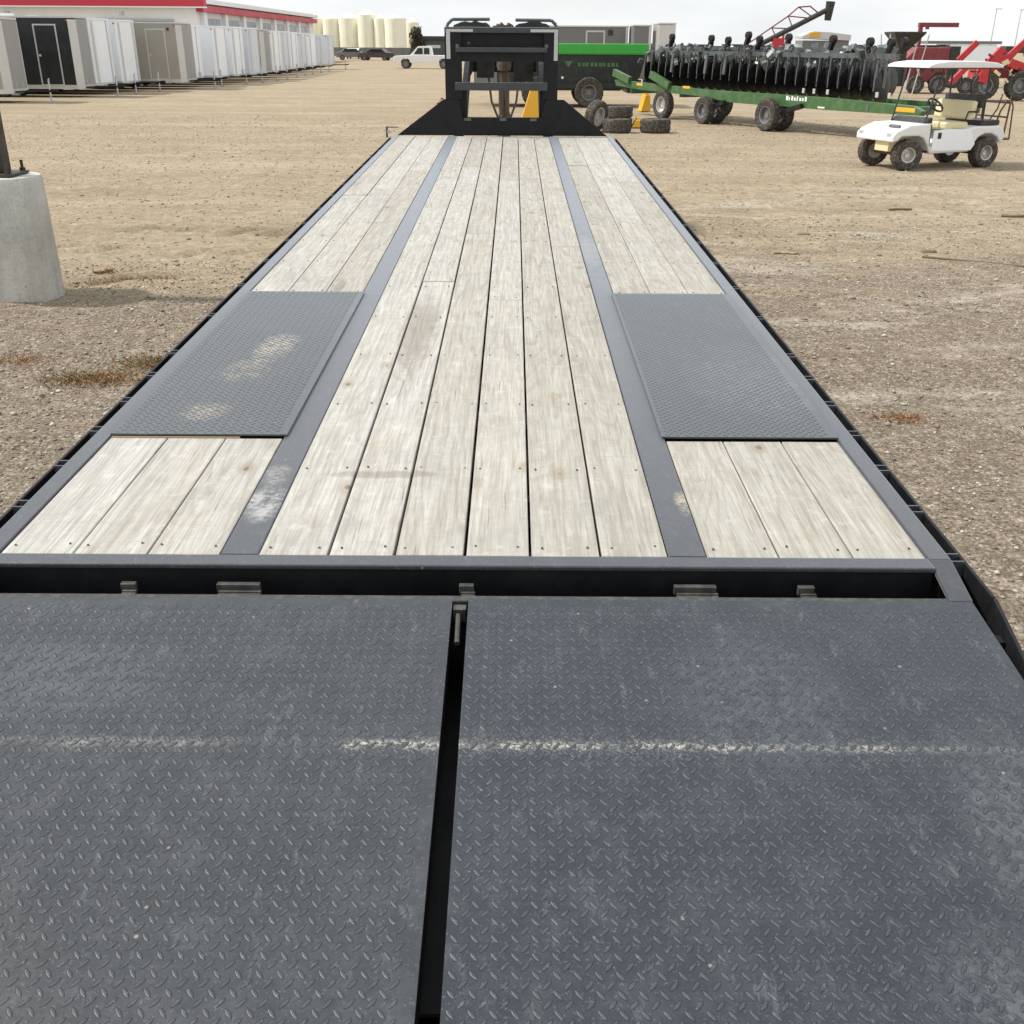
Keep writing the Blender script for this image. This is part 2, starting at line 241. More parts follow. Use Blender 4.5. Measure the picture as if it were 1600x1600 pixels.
MAT = {
 'wood': wood_mat(), 'steel': deck_steel('black_deck_steel', sheen=0.85, spots=((-.73, 2.75, .07, .13, .8, (0.42, 0.42, 0.40)), (-.74, 2.95, .05, .10, .5, (0.45, 0.42, 0.36)), (.53, 2.78, .05, .12, .8, (0.47, 0.40, 0.28)), (.45, 6.4, .08, .5, .5, (0.30, 0.27, 0.21)))),
 'plate': deck_steel('diamond_plate_steel', (0.050, 0.056, 0.060), 0.36, 0.55, spots=((-1.02, 4.30, .09, .22, .75, (0.42, 0.36, 0.26)), (-1.08, 3.98, .10, .16, .4, (0.45, 0.38, 0.26)), (-1.10, 3.50, .10, .10, .5, (0.45, 0.38, 0.26)), (.95, 3.9, .3, .5, .25, (0.25, 0.25, 0.24)))),
 'ramp': deck_steel('ramp_plate_steel', (0.027, 0.032, 0.038), 0.36, 0.36, True, spots=((.55, 1.90, .22, .28, .28, (0.18, 0.20, 0.23)), (.85, 1.15, .22, .20, .40, (0.24, 0.245, 0.25)), (-1.05, 1.95, .30, .15, .25, (0.17, 0.18, 0.20)), (1.0, 1.5, .15, .35, .25, (0.20, 0.21, 0.22))), speck=0.55),
 'ramp_r': deck_steel('right_ramp_plate_steel', (0.019, 0.025, 0.033), 0.36, 0.34, True, spots=((.55, 1.90, .22, .28, .25, (0.16, 0.18, 0.21)), (.86, 1.12, .22, .22, .28, (0.22, 0.225, 0.235)), (1.0, 1.5, .15, .35, .3, (0.20, 0.21, 0.22))), speck=0.55),
 'lugtop': deck_steel('worn_lug_steel', (0.036, 0.043, 0.053), 0.46, 0.36, speck=0.7),
 'frame': paint('black_frame_paint', (0.009, 0.010, 0.012), 0.5, 0, 0.25, 5, 0.03), 'darklug': paint('dark_worn_steel', (0.050, 0.052, 0.052), 0.45, 0.2, 0.4, 14, 0.3), 'lug': paint('worn_grey_steel', (0.10, 0.105, 0.105), 0.4, 0.3, 0.3, 14, 0.3),
 'screw': paint('screw_steel', (0.13, 0.115, 0.10), 0.5, 0.6), 'tape': paint('reflective_tape', (0.50, 0.51, 0.50), 0.4, 0, 0.08, 10, 0.1),
 'redtape': paint('red_tape', (0.45, 0.06, 0.05), 0.4), 'rubber': paint('tyre_rubber', (0.022, 0.021, 0.020), 0.75, 0, 0.3, 6, 0.55),
 'dustyrubber': paint('dusty_tyre_rubber', (0.040, 0.036, 0.032), 0.85, 0, 0.3, 6, 0.55), 'rim': paint('rim_grey', (0.22, 0.22, 0.23), 0.4, 0.5),
 'lightrim': paint('rim_silver', (0.55, 0.54, 0.52), 0.35, 0.6), 'ground': ground_mat(), 'pebble': pebble_mat(), 'noseg': paint('nose_grey', (0.30, 0.30, 0.30), 0.45, 0.2, 0.1, 3, 0.1), 'concrete': concrete_mat(),
 'pole': paint('dark_bronze_pole', (0.035, 0.031, 0.024), 0.45, 0.2, 0.2, 3, 0.2), 'galv': galv('galvanised'),
 'trwhite': paint('trailer_white', (0.87, 0.90, 0.94), 0.35, 0, 0.05, 1.0, 0.06), 'trblack': paint('trailer_black', (0.010, 0.014, 0.018), 0.35, 0, 0.2, 1, 0.05),
 'trtan': paint('trailer_tan', (0.34, 0.315, 0.27), 0.4, 0, 0.07, 1.0, 0.1), 'trgrey': paint('trailer_grey', (0.16, 0.16, 0.155), 0.4, 0, 0.1, 1, 0.1),
 'alu': paint('aluminium_trim', (0.60, 0.60, 0.59), 0.4, 0.5, 0.1, 4, 0.1), 'wall': paint('building_white', (0.80, 0.82, 0.83), 0.6, 0, 0.05, 0.3, 0.1),
 'wallgrey': paint('building_grey', (0.42, 0.44, 0.45), 0.6, 0, 0.08, 0.5, 0.1),
 'redband': paint('red_fascia', (0.50, 0.030, 0.055), 0.5, 0, 0.06, 0.4, 0.05), 'glass': paint('window_glass', (0.12, 0.16, 0.16), 0.08, 0, 0.2, 1, 0.0),
 'silo': paint('cream_silo', (0.84, 0.82, 0.68), 0.5, 0, 0.08, 0.5, 0.1), 'darkb': paint('dark_building', (0.05, 0.065, 0.07), 0.6),
 'leafdark': paint('dark_foliage', (0.045, 0.04, 0.028), 0.8, 0, 0.4, 2, 0.2), 'bark': paint('bark', (0.10, 0.07, 0.05), 0.9),
 'carwhite': paint('car_white', (0.80, 0.80, 0.80), 0.25, 0, 0.03), 'cardark': paint('car_dark', (0.05, 0.04, 0.04), 0.3), 'carglass': paint('car_glass', (0.02, 0.025, 0.03), 0.08, 0, 0.1, 1, 0),
 'green': paint('bright_green', (0.035, 0.36, 0.045), 0.35, 0, 0.1, 1.5, 0.1), 'plow': paint('farm_green', (0.045, 0.125, 0.040), 0.4, 0, 0.18, 2, 0.3),
 'wagon': paint('dark_hull', (0.007, 0.011, 0.011), 0.4, 0, 0.2, 2, 0.08), 'yellow': paint('yellow_paint', (0.78, 0.42, 0.03), 0.5, 0, 0.12, 3, 0.15),
 'disc': paint('disc_black', (0.012, 0.012, 0.014), 0.35, 0.3, 0.3, 5, 0.1), 'shank': paint('shank_grey', (0.14, 0.155, 0.165), 0.4, 0.4, 0.25, 6, 0.2),
 'clamp': paint('clamp_grey', (0.30, 0.33, 0.34), 0.4, 0.3, 0.3, 6, 0.2), 'toolbar': paint('toolbar_grey', (0.10, 0.12, 0.125), 0.4, 0.3, 0.3, 6, 0.2),
 'red': paint('implement_red', (0.50, 0.02, 0.03), 0.35, 0, 0.15, 2, 0.15), 'maroon': paint('maroon_paint', (0.20, 0.022, 0.035), 0.4, 0, 0.15, 2, 0.25),
 'hopper': paint('black_hopper', (0.018, 0.020, 0.020), 0.45), 'cartwhite': paint('cart_white', (0.78, 0.79, 0.80), 0.35, 0, 0.05, 3, 0.12),
 'cream': paint('cream_vinyl', (0.72, 0.64, 0.40), 0.5, 0, 0.06, 5, 0.1), 'brownbar': paint('rusty_bar', (0.10, 0.065, 0.045), 0.6), 'white': paint('plain_white', (0.8, 0.8, 0.78), 0.5, 0, 0.03),
 'straw': paint('straw', (0.42, 0.33, 0.20), 0.9, 0, 0.3, 9, 0), 'trwhite2': paint('trailer_offwhite', (0.66, 0.70, 0.76), 0.35, 0, 0.06, 1.0, 0.1), 'weed': paint('dry_weed', (0.27, 0.14, 0.065), 0.9, 0, 0.4, 9, 0), 'weedgreen': paint('olive_weed', (0.22, 0.18, 0.09), 0.9, 0, 0.4, 9, 0), 'stick': paint('old_stick', (0.17, 0.12, 0.07), 0.9),
 'dwood': paint('board_wood', (0.42, 0.33, 0.2), 0.8), 'rust': paint('rust_brown', (0.115, 0.092, 0.072), 0.7, 0.1, 0.3, 8, 0.3),
}

MAT['frame'].node_tree.nodes['Principled BSDF'].inputs['Specular IOR Level'].default_value = 0.25
# ------------------------------------------------------------------ mesh helpers
class MB:
    def __init__(s): s.v = []; s.f = []; s.mi = []
    def add(s, vs, fs, m=0):
        o = len(s.v); s.v += [tuple(v) for v in vs]; s.f += [tuple(i+o for i in f) for f in fs]; s.mi += [m]*len(fs); return s
    def box(s, c, d, m=0, rot=None, taper=None):
        x, y, z = d[0]/2, d[1]/2, d[2]/2; tx, ty = taper or (1, 1)
        vs = [Vector((sx*x*(tx if sz > 0 else 1), sy*y*(ty if sz > 0 else 1), sz*z)) for sz in (-1, 1) for sx, sy in ((-1, -1), (1, -1), (1, 1), (-1, 1))]
        if rot is not None:
            q = Euler(rot).to_matrix(); vs = [q @ v for v in vs]
        c = Vector(c); vs = [v+c for v in vs]
        return s.add(vs, [(3, 2, 1, 0), (4, 5, 6, 7), (0, 1, 5, 4), (1, 2, 6, 5), (2, 3, 7, 6), (3, 0, 4, 7)], m)
    def bb(s, x0, x1, y0, y1, z0, z1, m=0): return s.box(((x0+x1)/2, (y0+y1)/2, (z0+z1)/2), (x1-x0, y1-y0, z1-z0), m)
    def cyl(s, a, b, r0, r1=None, n=12, m=0, cap=True):
        a, b = Vector(a), Vector(b); r1 = r0 if r1 is None else r1
        q = (b-a).to_track_quat('Z', 'Y'); vs = []
        for c, r_ in ((a, r0), (b, r1)):
            for i in range(n):
                t = 2*math.pi*i/n; vs.append(c+q @ Vector((r_*math.cos(t), r_*math.sin(t), 0)))
        fs = [(i, (i+1) % n, n+(i+1) % n, n+i) for i in range(n)]
        if cap: fs += [tuple(range(n-1, -1, -1)), tuple(range(n, 2*n))]
        return s.add(vs, fs, m)
    def path(s, pts, r_, n=8, m=0):
        for a, b in zip(pts[:-1], pts[1:]): s.cyl(a, b, r_, n=n, m=m)
        return s
    def lathe(s, prof, axis, c, n=24, m=0, closed=False):
        # prof: (radius, along-axis)
        q = Vector(axis).to_track_quat('Z', 'Y'); c = Vector(c); k = len(prof); vs = []
        for i in range(n):
            t = 2*math.pi*i/n
            for r_, h in prof: vs.append(c+q @ Vector((r_*math.cos(t), r_*math.sin(t), h)))
        fs = []; kk = k if closed else k-1
        for i in range(n):
            j = (i+1) % n
            for e in range(kk):
                f = (e+1) % k; fs.append((i*k+e, j*k+e, j*k+f, i*k+f))
        return s.add(vs, fs, m)
    def prism(s, poly, axis, a, b, m=0):
        # poly in the plane normal to axis; axis 'x': (y,z) 'y': (x,z) 'z': (x,y)
        n = len(poly)
        def P(u, w, t): return {'x': (t, u, w), 'y': (u, t, w), 'z': (u, w, t)}[axis]
        vs = [P(u, w, a) for u, w in poly]+[P(u, w, b) for u, w in poly]
        fs = [(i, (i+1) % n, n+(i+1) % n, n+i) for i in range(n)]+[tuple(range(n-1, -1, -1)), tuple(range(n, 2*n))]
        return s.add(vs, fs, m)
    def build(s, name, mat, parent=None, loc=(0, 0, 0), smooth=False, bevel=0.0):
        me = bpy.data.meshes.new(name); 
        if loc != (0, 0, 0):
            s.v = [(v[0]-loc[0], v[1]-loc[1], v[2]-loc[2]) for v in s.v]
        me.from_pydata(s.v, [], s.f)
        mats = mat if isinstance(mat, (list, tuple)) else [mat]
        for m in mats: me.materials.append(MAT[m] if isinstance(m, str) else m)
        if len(mats) > 1: me.polygons.foreach_set('material_index', s.mi)
        me.update()
        import bmesh
        bm = bmesh.new(); bm.from_mesh(me); bmesh.ops.recalc_face_normals(bm, faces=bm.faces); bm.to_mesh(me); bm.free()
        if smooth:
            me.polygons.foreach_set('use_smooth', [True]*len(me.polygons)); me.set_sharp_from_angle(angle=R(38))
        o = bpy.data.objects.new(name, me); COL.objects.link(o); o.location = loc
        if parent is not None: o.parent = parent
        if bevel:
            b = o.modifiers.new('bevel', 'BEVEL'); b.width = bevel; b.segments = 2; b.limit_method = 'ANGLE'; b.angle_limit = R(40)
        return o

def thing(name, label, cat, loc=(0, 0, 0), rz=0, group=None, mat4=None):
    o = bpy.data.objects.new(name, None); COL.objects.link(o); o.empty_display_size = 0.2
    if mat4 is not None: o.matrix_world = mat4
    else: o.location = loc; o.rotation_euler = (0, 0, rz)
    o['label'] = label; o['category'] = cat
    if group: o['group'] = group
    return o
def tag(o, label, cat, group=None):
    o['label'] = label; o['category'] = cat
    if group: o['group'] = group
    return o
def copy_tree(o, parent=None):
    c = o.copy(); COL.objects.link(c)
    if parent is not None: c.parent = parent
    for ch in o.children: copy_tree(ch, c)
    return c

def wheel(parent, c, R_, w, rim_r, axis=(0, 1, 0), tm='rubber', rm='rim', n=28, name='wheel'):
    h = w/2; rr_ = rim_r
    prof = [(rr_, -h*0.8), (rr_+0.25*(R_-rr_), -h), (R_-0.12*(R_-rr_), -h*0.95), (R_, -h*0.72), (R_, h*0.72), (R_-0.12*(R_-rr_), h*0.95), (rr_+0.25*(R_-rr_), h), (rr_, h*0.8)]
    m = MB().lathe(prof, axis, c, n, closed=True)
    a = Vector(axis).normalized(); q = a.to_track_quat('Z', 'Y')
    nb = 22
    for i in range(nb):                     # tread blocks
        for sd_ in (-1, 1):
            t = 2*math.pi*(i+(0.5 if sd_ > 0 else 0))/nb; pos = Vector(c)+q @ Vector((R_*math.cos(t), R_*math.sin(t), sd_*h*0.42))
            rot = (q @ Euler((0, 0, t)).to_quaternion()).to_euler()
            m.box(pos, (0.045*R_, 0.13*R_, h*0.55), rot=tuple(rot))
    ty = m.build(name, tm, parent, loc=tuple(c), smooth=True)
    m = MB().lathe([(0.001, h*0.30), (rr_*0.35, h*0.34), (rr_*0.40, h*0.15), (rr_*0.82, h*0.05), (rr_*0.9, h*0.78), (rr_*1.03, h*0.84), (rr_*1.03, -h*0.84), (rr_*0.9, -h*0.78), (0.001, -h*0.6)], axis, (0, 0, 0), 20)
    for i in range(6):
        t = i*math.pi/3; m.cyl(q @ Vector((rr_*0.55*math.cos(t), rr_*0.55*math.sin(t), h*0.08)), q @ Vector((rr_*0.55*math.cos(t), rr_*0.55*math.sin(t), h*0.22)), rr_*0.06, n=6)
    m.build('rim', rm, ty, smooth=True)
    return ty

# ------------------------------------------------------------------ ground
def axis_pts(fine_a, fine_b, step, far, g=1.13):
    a = list(np.arange(fine_a, fine_b, step)); s_ = step; x = a[-1]
    while x < far: s_ *= g; x += s_; a.append(x)
    s_ = step; x = a[0]; pre = []
    while x > -far: s_ *= g; x -= s_; pre.append(x)
    return np.array(pre[::-1]+a)
gx = axis_pts(-9, 10, 0.07, 1500); gy = axis_pts(1, 20, 0.07, 1500)
X, Y = np.meshgrid(gx, gy); Z = np.zeros_like(X)
def gauss(cx, cy, sx, sy, h, ang=0.0):
    c, s_ = math.cos(ang), math.sin(ang); dx, dy = X-cx, Y-cy; u, v = dx*c+dy*s_, -dx*s_+dy*c
    return h*np.exp(-(u/sx)**2-(v/sy)**2)
near = np.exp(-np.maximum(0, np.hypot(X, Y-9)-9)/6)
for k in range(26):
    f = 0.5*1.17**k; a = rng.uniform(0, 6.28); ph = rng.uniform(0, 6.28)
    Z += near*0.009/f**0.55*np.sin(f*(X*math.cos(a)+Y*math.sin(a))+ph)*(0.6 if f > 6 else 1)
RUTS = [(-4.63, 13.0, .32, .10), (-4.05, 13.1, .22, .08), (-3.34, 12.9, .28, .09), (-2.85, 12.8, .20, .08), (-3.5, 11.4, .24, .08), (-3.0, 11.5, .22, .07), (-5.2, 11.7, .3, .08), (-4.6, 11.6, .22, .06), (-3.9, 10.1, .55, .10)]
for cx, cy, sx, sy in RUTS:
    Z += gauss(cx, cy, sx, sy, -0.10, 0.35)+gauss(cx-.02, cy+sy*1.9, sx*1.1, sy*.9, 0.05, 0.35)+gauss(cx+.18, cy-sy*1.2, sx*.6, sy*.8, 0.035, 0.6)
for k in range(60):
    cx, cy = rng.uniform(2, 9), rng.uniform(4, 19); Z += gauss(cx, cy, rng.uniform(.15, .6), rng.uniform(.05, .14), rng.uniform(-.022, .02), rng.uniform(-.3, .3))
Z -= 0.004
ny, nx = X.shape
me = bpy.data.meshes.new('ground'); me.vertices.add(nx*ny); me.vertices.foreach_set('co', np.stack([X, Y, Z], -1).astype(np.float32).ravel())
idx = np.arange(nx*ny).reshape(ny, nx); q = np.stack([idx[:-1, :-1], idx[:-1, 1:], idx[1:, 1:], idx[1:, :-1]], -1).reshape(-1)
nf = (nx-1)*(ny-1); me.loops.add(nf*4); me.loops.foreach_set('vertex_index', q.astype(np.int32)); me.polygons.add(nf)
me.polygons.foreach_set('loop_start', (np.arange(nf)*4).astype(np.int32)); me.update(calc_edges=True); me.validate()
me.polygons.foreach_set('use_smooth', [True]*nf)
me.materials.append(MAT['ground']); go = bpy.data.objects.new('ground', me); COL.objects.link(go); go['kind'] = 'structure'
def gz(x, y):
    i = np.clip(np.searchsorted(gx, x), 1, nx-1); j = np.clip(np.searchsorted(gy, y), 1, ny-1)
    i0, j0 = i-1, j-1; fx = (x-gx[i0])/(gx[i]-gx[i0]); fy = (y-gy[j0])/(gy[j]-gy[j0])
    return Z[j0, i0]*(1-fx)*(1-fy)+Z[j0, i]*fx*(1-fy)+Z[j, i0]*(1-fx)*fy+Z[j, i]*fx*fy
# loose pebbles
N = 84000
left = rng.random(N) < 0.42
px = np.where(left, rng.uniform(-8.0, -1.5, N), rng.uniform(1.3, 8.5, N))
py = np.where(left, 2.5+8.6*rng.random(N)**0.95, 2.5+12*rng.random(N)**1.5)
sz = np.clip(rng.lognormal(-5.05, 0.45, N), 0.0025, 0.024)
nf_ = 22000; px[:nf_] = rng.uniform(-15, 15, nf_); py[:nf_] = 9+26*rng.random(nf_)**1.1; sz[:nf_] = np.clip(rng.lognormal(-4.45, 0.35, nf_), 0.006, 0.028)
pz = gz(px, py)
base = np.array([(1, 0, 0), (0, 1, 0), (-1, 0, 0), (0, -1, 0), (0, 0, 1), (0, 0, -1)], float)
tri = np.array([(0, 1, 4), (1, 2, 4), (2, 3, 4), (3, 0, 4), (1, 0, 5), (2, 1, 5), (3, 2, 5), (0, 3, 5)])
jit = 1+rng.uniform(-.35, .35, (N, 6, 1)); V = base[None]*jit*sz[:, None, None]*np.stack([rng.uniform(.8, 1.4, N), rng.uniform(.8, 1.2, N), rng.uniform(.45, .8, N)], -1)[:, None, :]
a = rng.uniform(0, 6.28, N); ca, sa = np.cos(a)[:, None], np.sin(a)[:, None]
V = np.stack([V[..., 0]*ca-V[..., 1]*sa, V[..., 0]*sa+V[..., 1]*ca, V[..., 2]], -1)+np.stack([px, py, pz+sz*.25], -1)[:, None, :]
Fp = (tri[None]+6*np.arange(N)[:, None, None]).reshape(-1)
me = bpy.data.meshes.new('gravel'); me.vertices.add(N*6); me.vertices.foreach_set('co', V.astype(np.float32).ravel())
me.loops.add(N*24); me.loops.foreach_set('vertex_index', Fp.astype(np.int32)); me.polygons.add(N*8); me.polygons.foreach_set('loop_start', (np.arange(N*8)*3).astype(np.int32))
me.update(calc_edges=True); me.materials.append(MAT['pebble']); o = bpy.data.objects.new('gravel', me); COL.objects.link(o); o['kind'] = 'stuff'
o['label'] = 'loose grey and tan gravel scattered on the dirt beside the flatbed'; o['category'] = 'gravel'

# ------------------------------------------------------------------ flatbed trailer (local axes: x across, y forward, z up from the deck)
tl, yw = R(1.29), R(-0.03)
ax = Vector((math.sin(yw)*math.cos(tl), math.cos(yw)*math.cos(tl), math.sin(tl))); lx = Vector((math.cos(yw), -math.sin(yw), 0)); nn = lx.cross(ax)
TM = Matrix((lx, ax, nn)).transposed().to_4x4(); TM.translation = (-0.128, 0.0292, 0.8503)
TR = thing('flatbed_trailer', 'long black gooseneck flatbed with weathered plank deck and diamond plate ramps', 'trailer', mat4=TM)
def plank(x0, x1, y0, y1, dz=0.0, lab=None):
    xa, xb = x0+.0022, x1-.0022; c = ((xa+xb)/2, (y0+y1)/2, -.022+dz)
    m = MB(); n = max(2, int((y1-y0)/0.5)); vs = []; cup = random.uniform(-.0015, .0015)
    m.bb(xa, xb, y0+.002, y1-.002, -.044+dz, dz)
    o = m.build('plank', 'wood', TR, loc=c, bevel=0.003); o.rotation_euler = (random.uniform(-.0003, .0003), random.uniform(-.004, .004), random.uniform(-.0005, .0005))
    if lab: o['label'] = lab
    return o
scr = MB()
def screws(x0, x1, ys):
    for y in ys:
        for x in (x0+.028, x1-.028):
            x_, y_ = x+random.uniform(-.006, .006), y+random.uniform(-.01, .01); scr.cyl((x_, y_, -.002), (x_, y_, .0022), .0034, .0030, 8)
YR, YP0, YP1, YF = 2.412, 3.262, 5.262, 12.97
cw = 1.10/6; xs = [-.551+i*cw for i in range(7)]; xs = [xs[0], xs[1]+.004, xs[2]-.002, xs[3]+.003, xs[4]-.004, xs[5]+.002, xs[6]]
cuts = [[7.9], [5.55, 10.2], [6.9], [5.15, 9.3], [8.3], [6.5, 10.8]]
SY = [2.47, 3.0]+[2.99+.61*k for k in range(1, 17)]
gapw = [0.001, .002, .003, .0035, .002, .001]
for i in range(6):
    ys = [YR]+cuts[i]+[YF]
    for a_, b_ in zip(ys[:-1], ys[1:]):
        plank(xs[i]+gapw[i], xs[i+1]-.001, a_, b_, random.uniform(-.003, .0015)); screws(xs[i], xs[i+1], [a_+.05]+[y for y in SY if a_+.2 < y < b_-.1])
for sd_ in (-1, 1):
    e = [.652, .847, 1.045, 1.240]
    for i in range(3):
        a_, b_ = (e[i], e[i+1]) if sd_ > 0 else (-e[i+1], -e[i])
        plank(a_, b_, YR, YP0-.012, random.uniform(-.003, .0015)); screws(a_, b_, [YR+.055])
        cut = random.uniform(7.2, 10.5)
        plank(a_, b_, YP1+.004, cut, random.uniform(-.003, .0015)); plank(a_, b_, cut, YF, random.uniform(-.003, .0015)); screws(a_, b_, [YP1+.06]+[y for y in SY if y > 5.5])
so = scr.build('deck_screws', 'screw', TR); so['kind'] = 'stuff'
for sd_ in (-1, 1):
    m = MB(); m.bb(sd_*.6-.049, sd_*.6+.049, YR+.001, YF, -.012, .001); m.bb(sd_*.6-.005, sd_*.6+.005, YR, YF, -.30, -.012); m.bb(sd_*.6-.049, sd_*.6+.049, YR, YF, -.312, -.30)
    m.build('main_beam', 'steel', TR, bevel=0.002)
    m = MB(); x0, x1 = sorted((sd_*1.242, sd_*1.300)); m.bb(x0, x1, 2.40, 13.05, -.010, .003); m.prism([(2.239, -.030), (2.40, .003), (2.40, -.010), (2.239, -.043)], 'x', x0, x1)
    m.build('side_rail_flange', 'steel', TR, bevel=0.003)
    m = MB(); x0, x1 = sorted((sd_*1.286, sd_*1.298)); m.bb(x0, x1, 2.245, 13.0, -.24, -.0455); m.bb(x0, x1, 2.42, 13.0, -.0454, -.0105); x0, x1 = sorted((sd_*1.298, sd_*1.349)); m.bb(x0, x1, 2.28, 13.0, -.24, -.228)
    m.build('side_channel', 'frame', TR)
    m = MB(); x0, x1 = sorted((sd_*1.346, sd_*1.356)); m.bb(x0, x1, 2.24, 13.0, -.115, -.018); m.build('rub_rail', 'frame', TR, bevel=.002)
    y = 2.44
    while y < 13:
        x0, x1 = sorted((sd_*1.2985, sd_*1.3455)); m = MB(); m.bb(x0, x1, y-.024, y-.018, -.11, -.012); m.bb(x0, x1, y+.018, y+.024, -.11, -.012); m.bb(x0, x1, y-.018, y+.018, -.11, -.10); m.build('stake_pocket', 'steel', TR)
        y += 0.305 if y < 4 else 0.61
# diamond plate lugs
def lug_mesh(x0, x1, y0, y1, z, pitch=0.0345, parent=None, mat='plate'):
    Ls, Ws, Hh = 0.0114, 0.0034, 0.00085
    rim_ = np.array([(-1, 0, 0), (-.6, .72, 0), (0, 1, 0), (.6, .72, 0), (1, 0, 0), (.6, -.72, 0), (0, -1, 0), (-.6, -.72, 0)], float)
    out_ = np.concatenate([rim_*np.array([Ls+.0011, Ws+.0009, 1])+np.array([0, 0, .00012]), rim_*np.array([Ls, Ws, 1])+np.array([0, 0, .0002]), rim_*np.array([Ls*.78, Ws*.45, 1])+np.array([0, 0, Hh])])
    fc = [(i, (i+1) % 8, 8+(i+1) % 8, 8+i) for i in range(8)]+[(8+i, 8+(i+1) % 8, 16+(i+1) % 8, 16+i) for i in range(8)]+[tuple(range(16, 24))]
    ms = [1]*8+[0]*9
    m = MB(); nx_, ny_ = int((x1-x0)/pitch), int((y1-y0)/pitch); vs = m.v; fs = m.f
    for j in range(ny_):
        for i in range(nx_):
            for k in range(2):
                cx, cy = x0+pitch*(i+.25+.5*k), y0+pitch*(j+.25+.5*k)
                if cx > x1-.01 or cy > y1-.01: continue
                an = R(45 if k else -45)+R(6)*(1 if k else -1); c_, s_ = math.cos(an), math.sin(an); b0 = len(vs)
                for v in out_: vs.append((cx+v[0]*c_-v[1]*s_, cy+v[0]*s_+v[1]*c_, z+v[2]))
                fs += [tuple(b0+q for q in f) for f in fc]; m.mi += ms
    o = m.build('tread_lugs', ['lugtop', 'frame'], parent); o['kind'] = 'stuff'; return o
for sd_ in (-1, 1):
    x0, x1 = sorted((sd_*.640, sd_*1.2415)); m = MB()
    m.bb(x0, x1, YP0-.006, YP1, .004, .010)
    o = m.build('wheel_cover_plate', 'plate', TR); lug_mesh(x0+.012, x1-.01, YP0, YP1-.004, .0100, .033, o, 'plate')
# strip of yellow wood edge seen under the left plate
MB().bb(-1.238, -.80, YP0-.011, YP0-.007, -.03, .001).build('edge_strip', 'dwood', TR)
# rear crossbeam, gap, hinge lugs
m = MB(); m.bb(-1.2415, 1.2415, 2.352, 2.4095, -.012, .002); m.build('rear_crossbeam', 'steel', TR, bevel=0.004); MB().bb(-1.24, 1.24, 2.36, 2.372, -.24, -.0125).build('crossbeam_web', 'frame', TR)
m = MB(); m.bb(-1.285, 1.285, 2.14, 2.358, -.245, -.235); m.bb(-1.285, 1.285, 2.21, 2.222, -.235, -.07); m.build('hinge_trough', 'frame', TR)
m = MB(); m.bb(-1.284, 1.284, 2.236, 2.262, -.060, -.034); m.build('ramp_lip_bar', 'darklug', TR, bevel=.004)
for a_, b_ in ((-.879, -.842), (-.63, -.519), (-.001, .035), (.557, .665), (.879, .92)):
    m = MB(); m.bb(a_, b_, 2.262, 2.292, -.062, -.048); m.bb(a_-.006, b_-.004, 2.302, 2.318, -.055, -.030); m.bb(a_, b_, 2.293, 2.301, -.11, -.045); m.build('hinge_lug', 'darklug', TR, bevel=.002)
# ramps: two diamond plates hinged at the lip, sloping down to the rear
for sd_ in (-1, 1):
    x0, x1 = sorted((sd_*.0205, sd_*1.296)); L_ = 1.9
    rp = MB().bb(x0, x1, -L_, 0, -.008, 0).build('ramp_plate', 'ramp' if sd_ < 0 else 'ramp_r', TR); rp.location = (0, 2.236, -.030); rp.rotation_euler = (R(4.6), 0, 0)
    lug_mesh(x0+.006, x1-.006, -1.45, -.004, 0.0, .0345, rp, 'ramp')
    inner = sd_*.0205
    xa, xb = sorted((inner, inner+sd_*.006)); MB().bb(xa, xb, -L_, 0, -.075, -.0085).build('edge_angle', 'frame', rp)
    xa, xb = sorted((sd_*1.284, sd_*1.294)); MB().bb(xa, xb, -L_, .0, -.22, -.0085).build('side_channel', 'frame', rp)
    MB().prism([(sd_*1.346, .0), (sd_*1.356, .0), (sd_*1.304, -.42), (sd_*1.297, -.42)], 'z', -.10, .0115).build('rub_rail', 'frame', rp)
    for q_ in range(1):
        xa, xb = sorted((sd_*1.295, sd_*(1.326-.022*q_))); MB().bb(xa, xb, -.14-.22*q_, -.11-.22*q_, -.09, -.02).build('stake_pocket', 'frame', rp)
    for k in range(5): MB().bb(x0+.01, x1-.01, -.12-.36*k-.03, -.12-.36*k+.03, -.07, -.009).build('rib', 'frame', rp)
m = MB(); m.bb(-.10, .10, .32, 2.2, -.40, -.38); m.build('ramp_centre_channel', 'frame', TR)
m = MB(); m.cyl((-.002, 2.08, -.062), (-.004, 2.19, -.050), .007, n=8); m.bb(-.017, .015, 2.20, 2.225, -.075, -.040); m.build('ramp_spring_pin', 'darklug', TR); MB().bb(-.12, .12, 1.2, 2.139, -.245, -.236).build('centre_cover', 'frame', TR)
# underframe
for k in range(27):
    y = 2.7+.40*k
    MB().bb(-1.28, 1.28, y-.02, y+.02, -.13, -.052).build('cross_member', 'frame', TR)
for y in (3.80, 4.72):
    gy_ = -(.8503+y*.0225)
    for x in (-1.05, -.78, .78, 1.05):
        wheel(TR, (x, y, gy_+.375), .37, .22, .21, (1 if x > 0 else -1, 0, 0), n=20)
    MB().cyl((-1.1, y, gy_+.375), (1.1, y, gy_+.375), .06).build('axle', 'frame', TR)
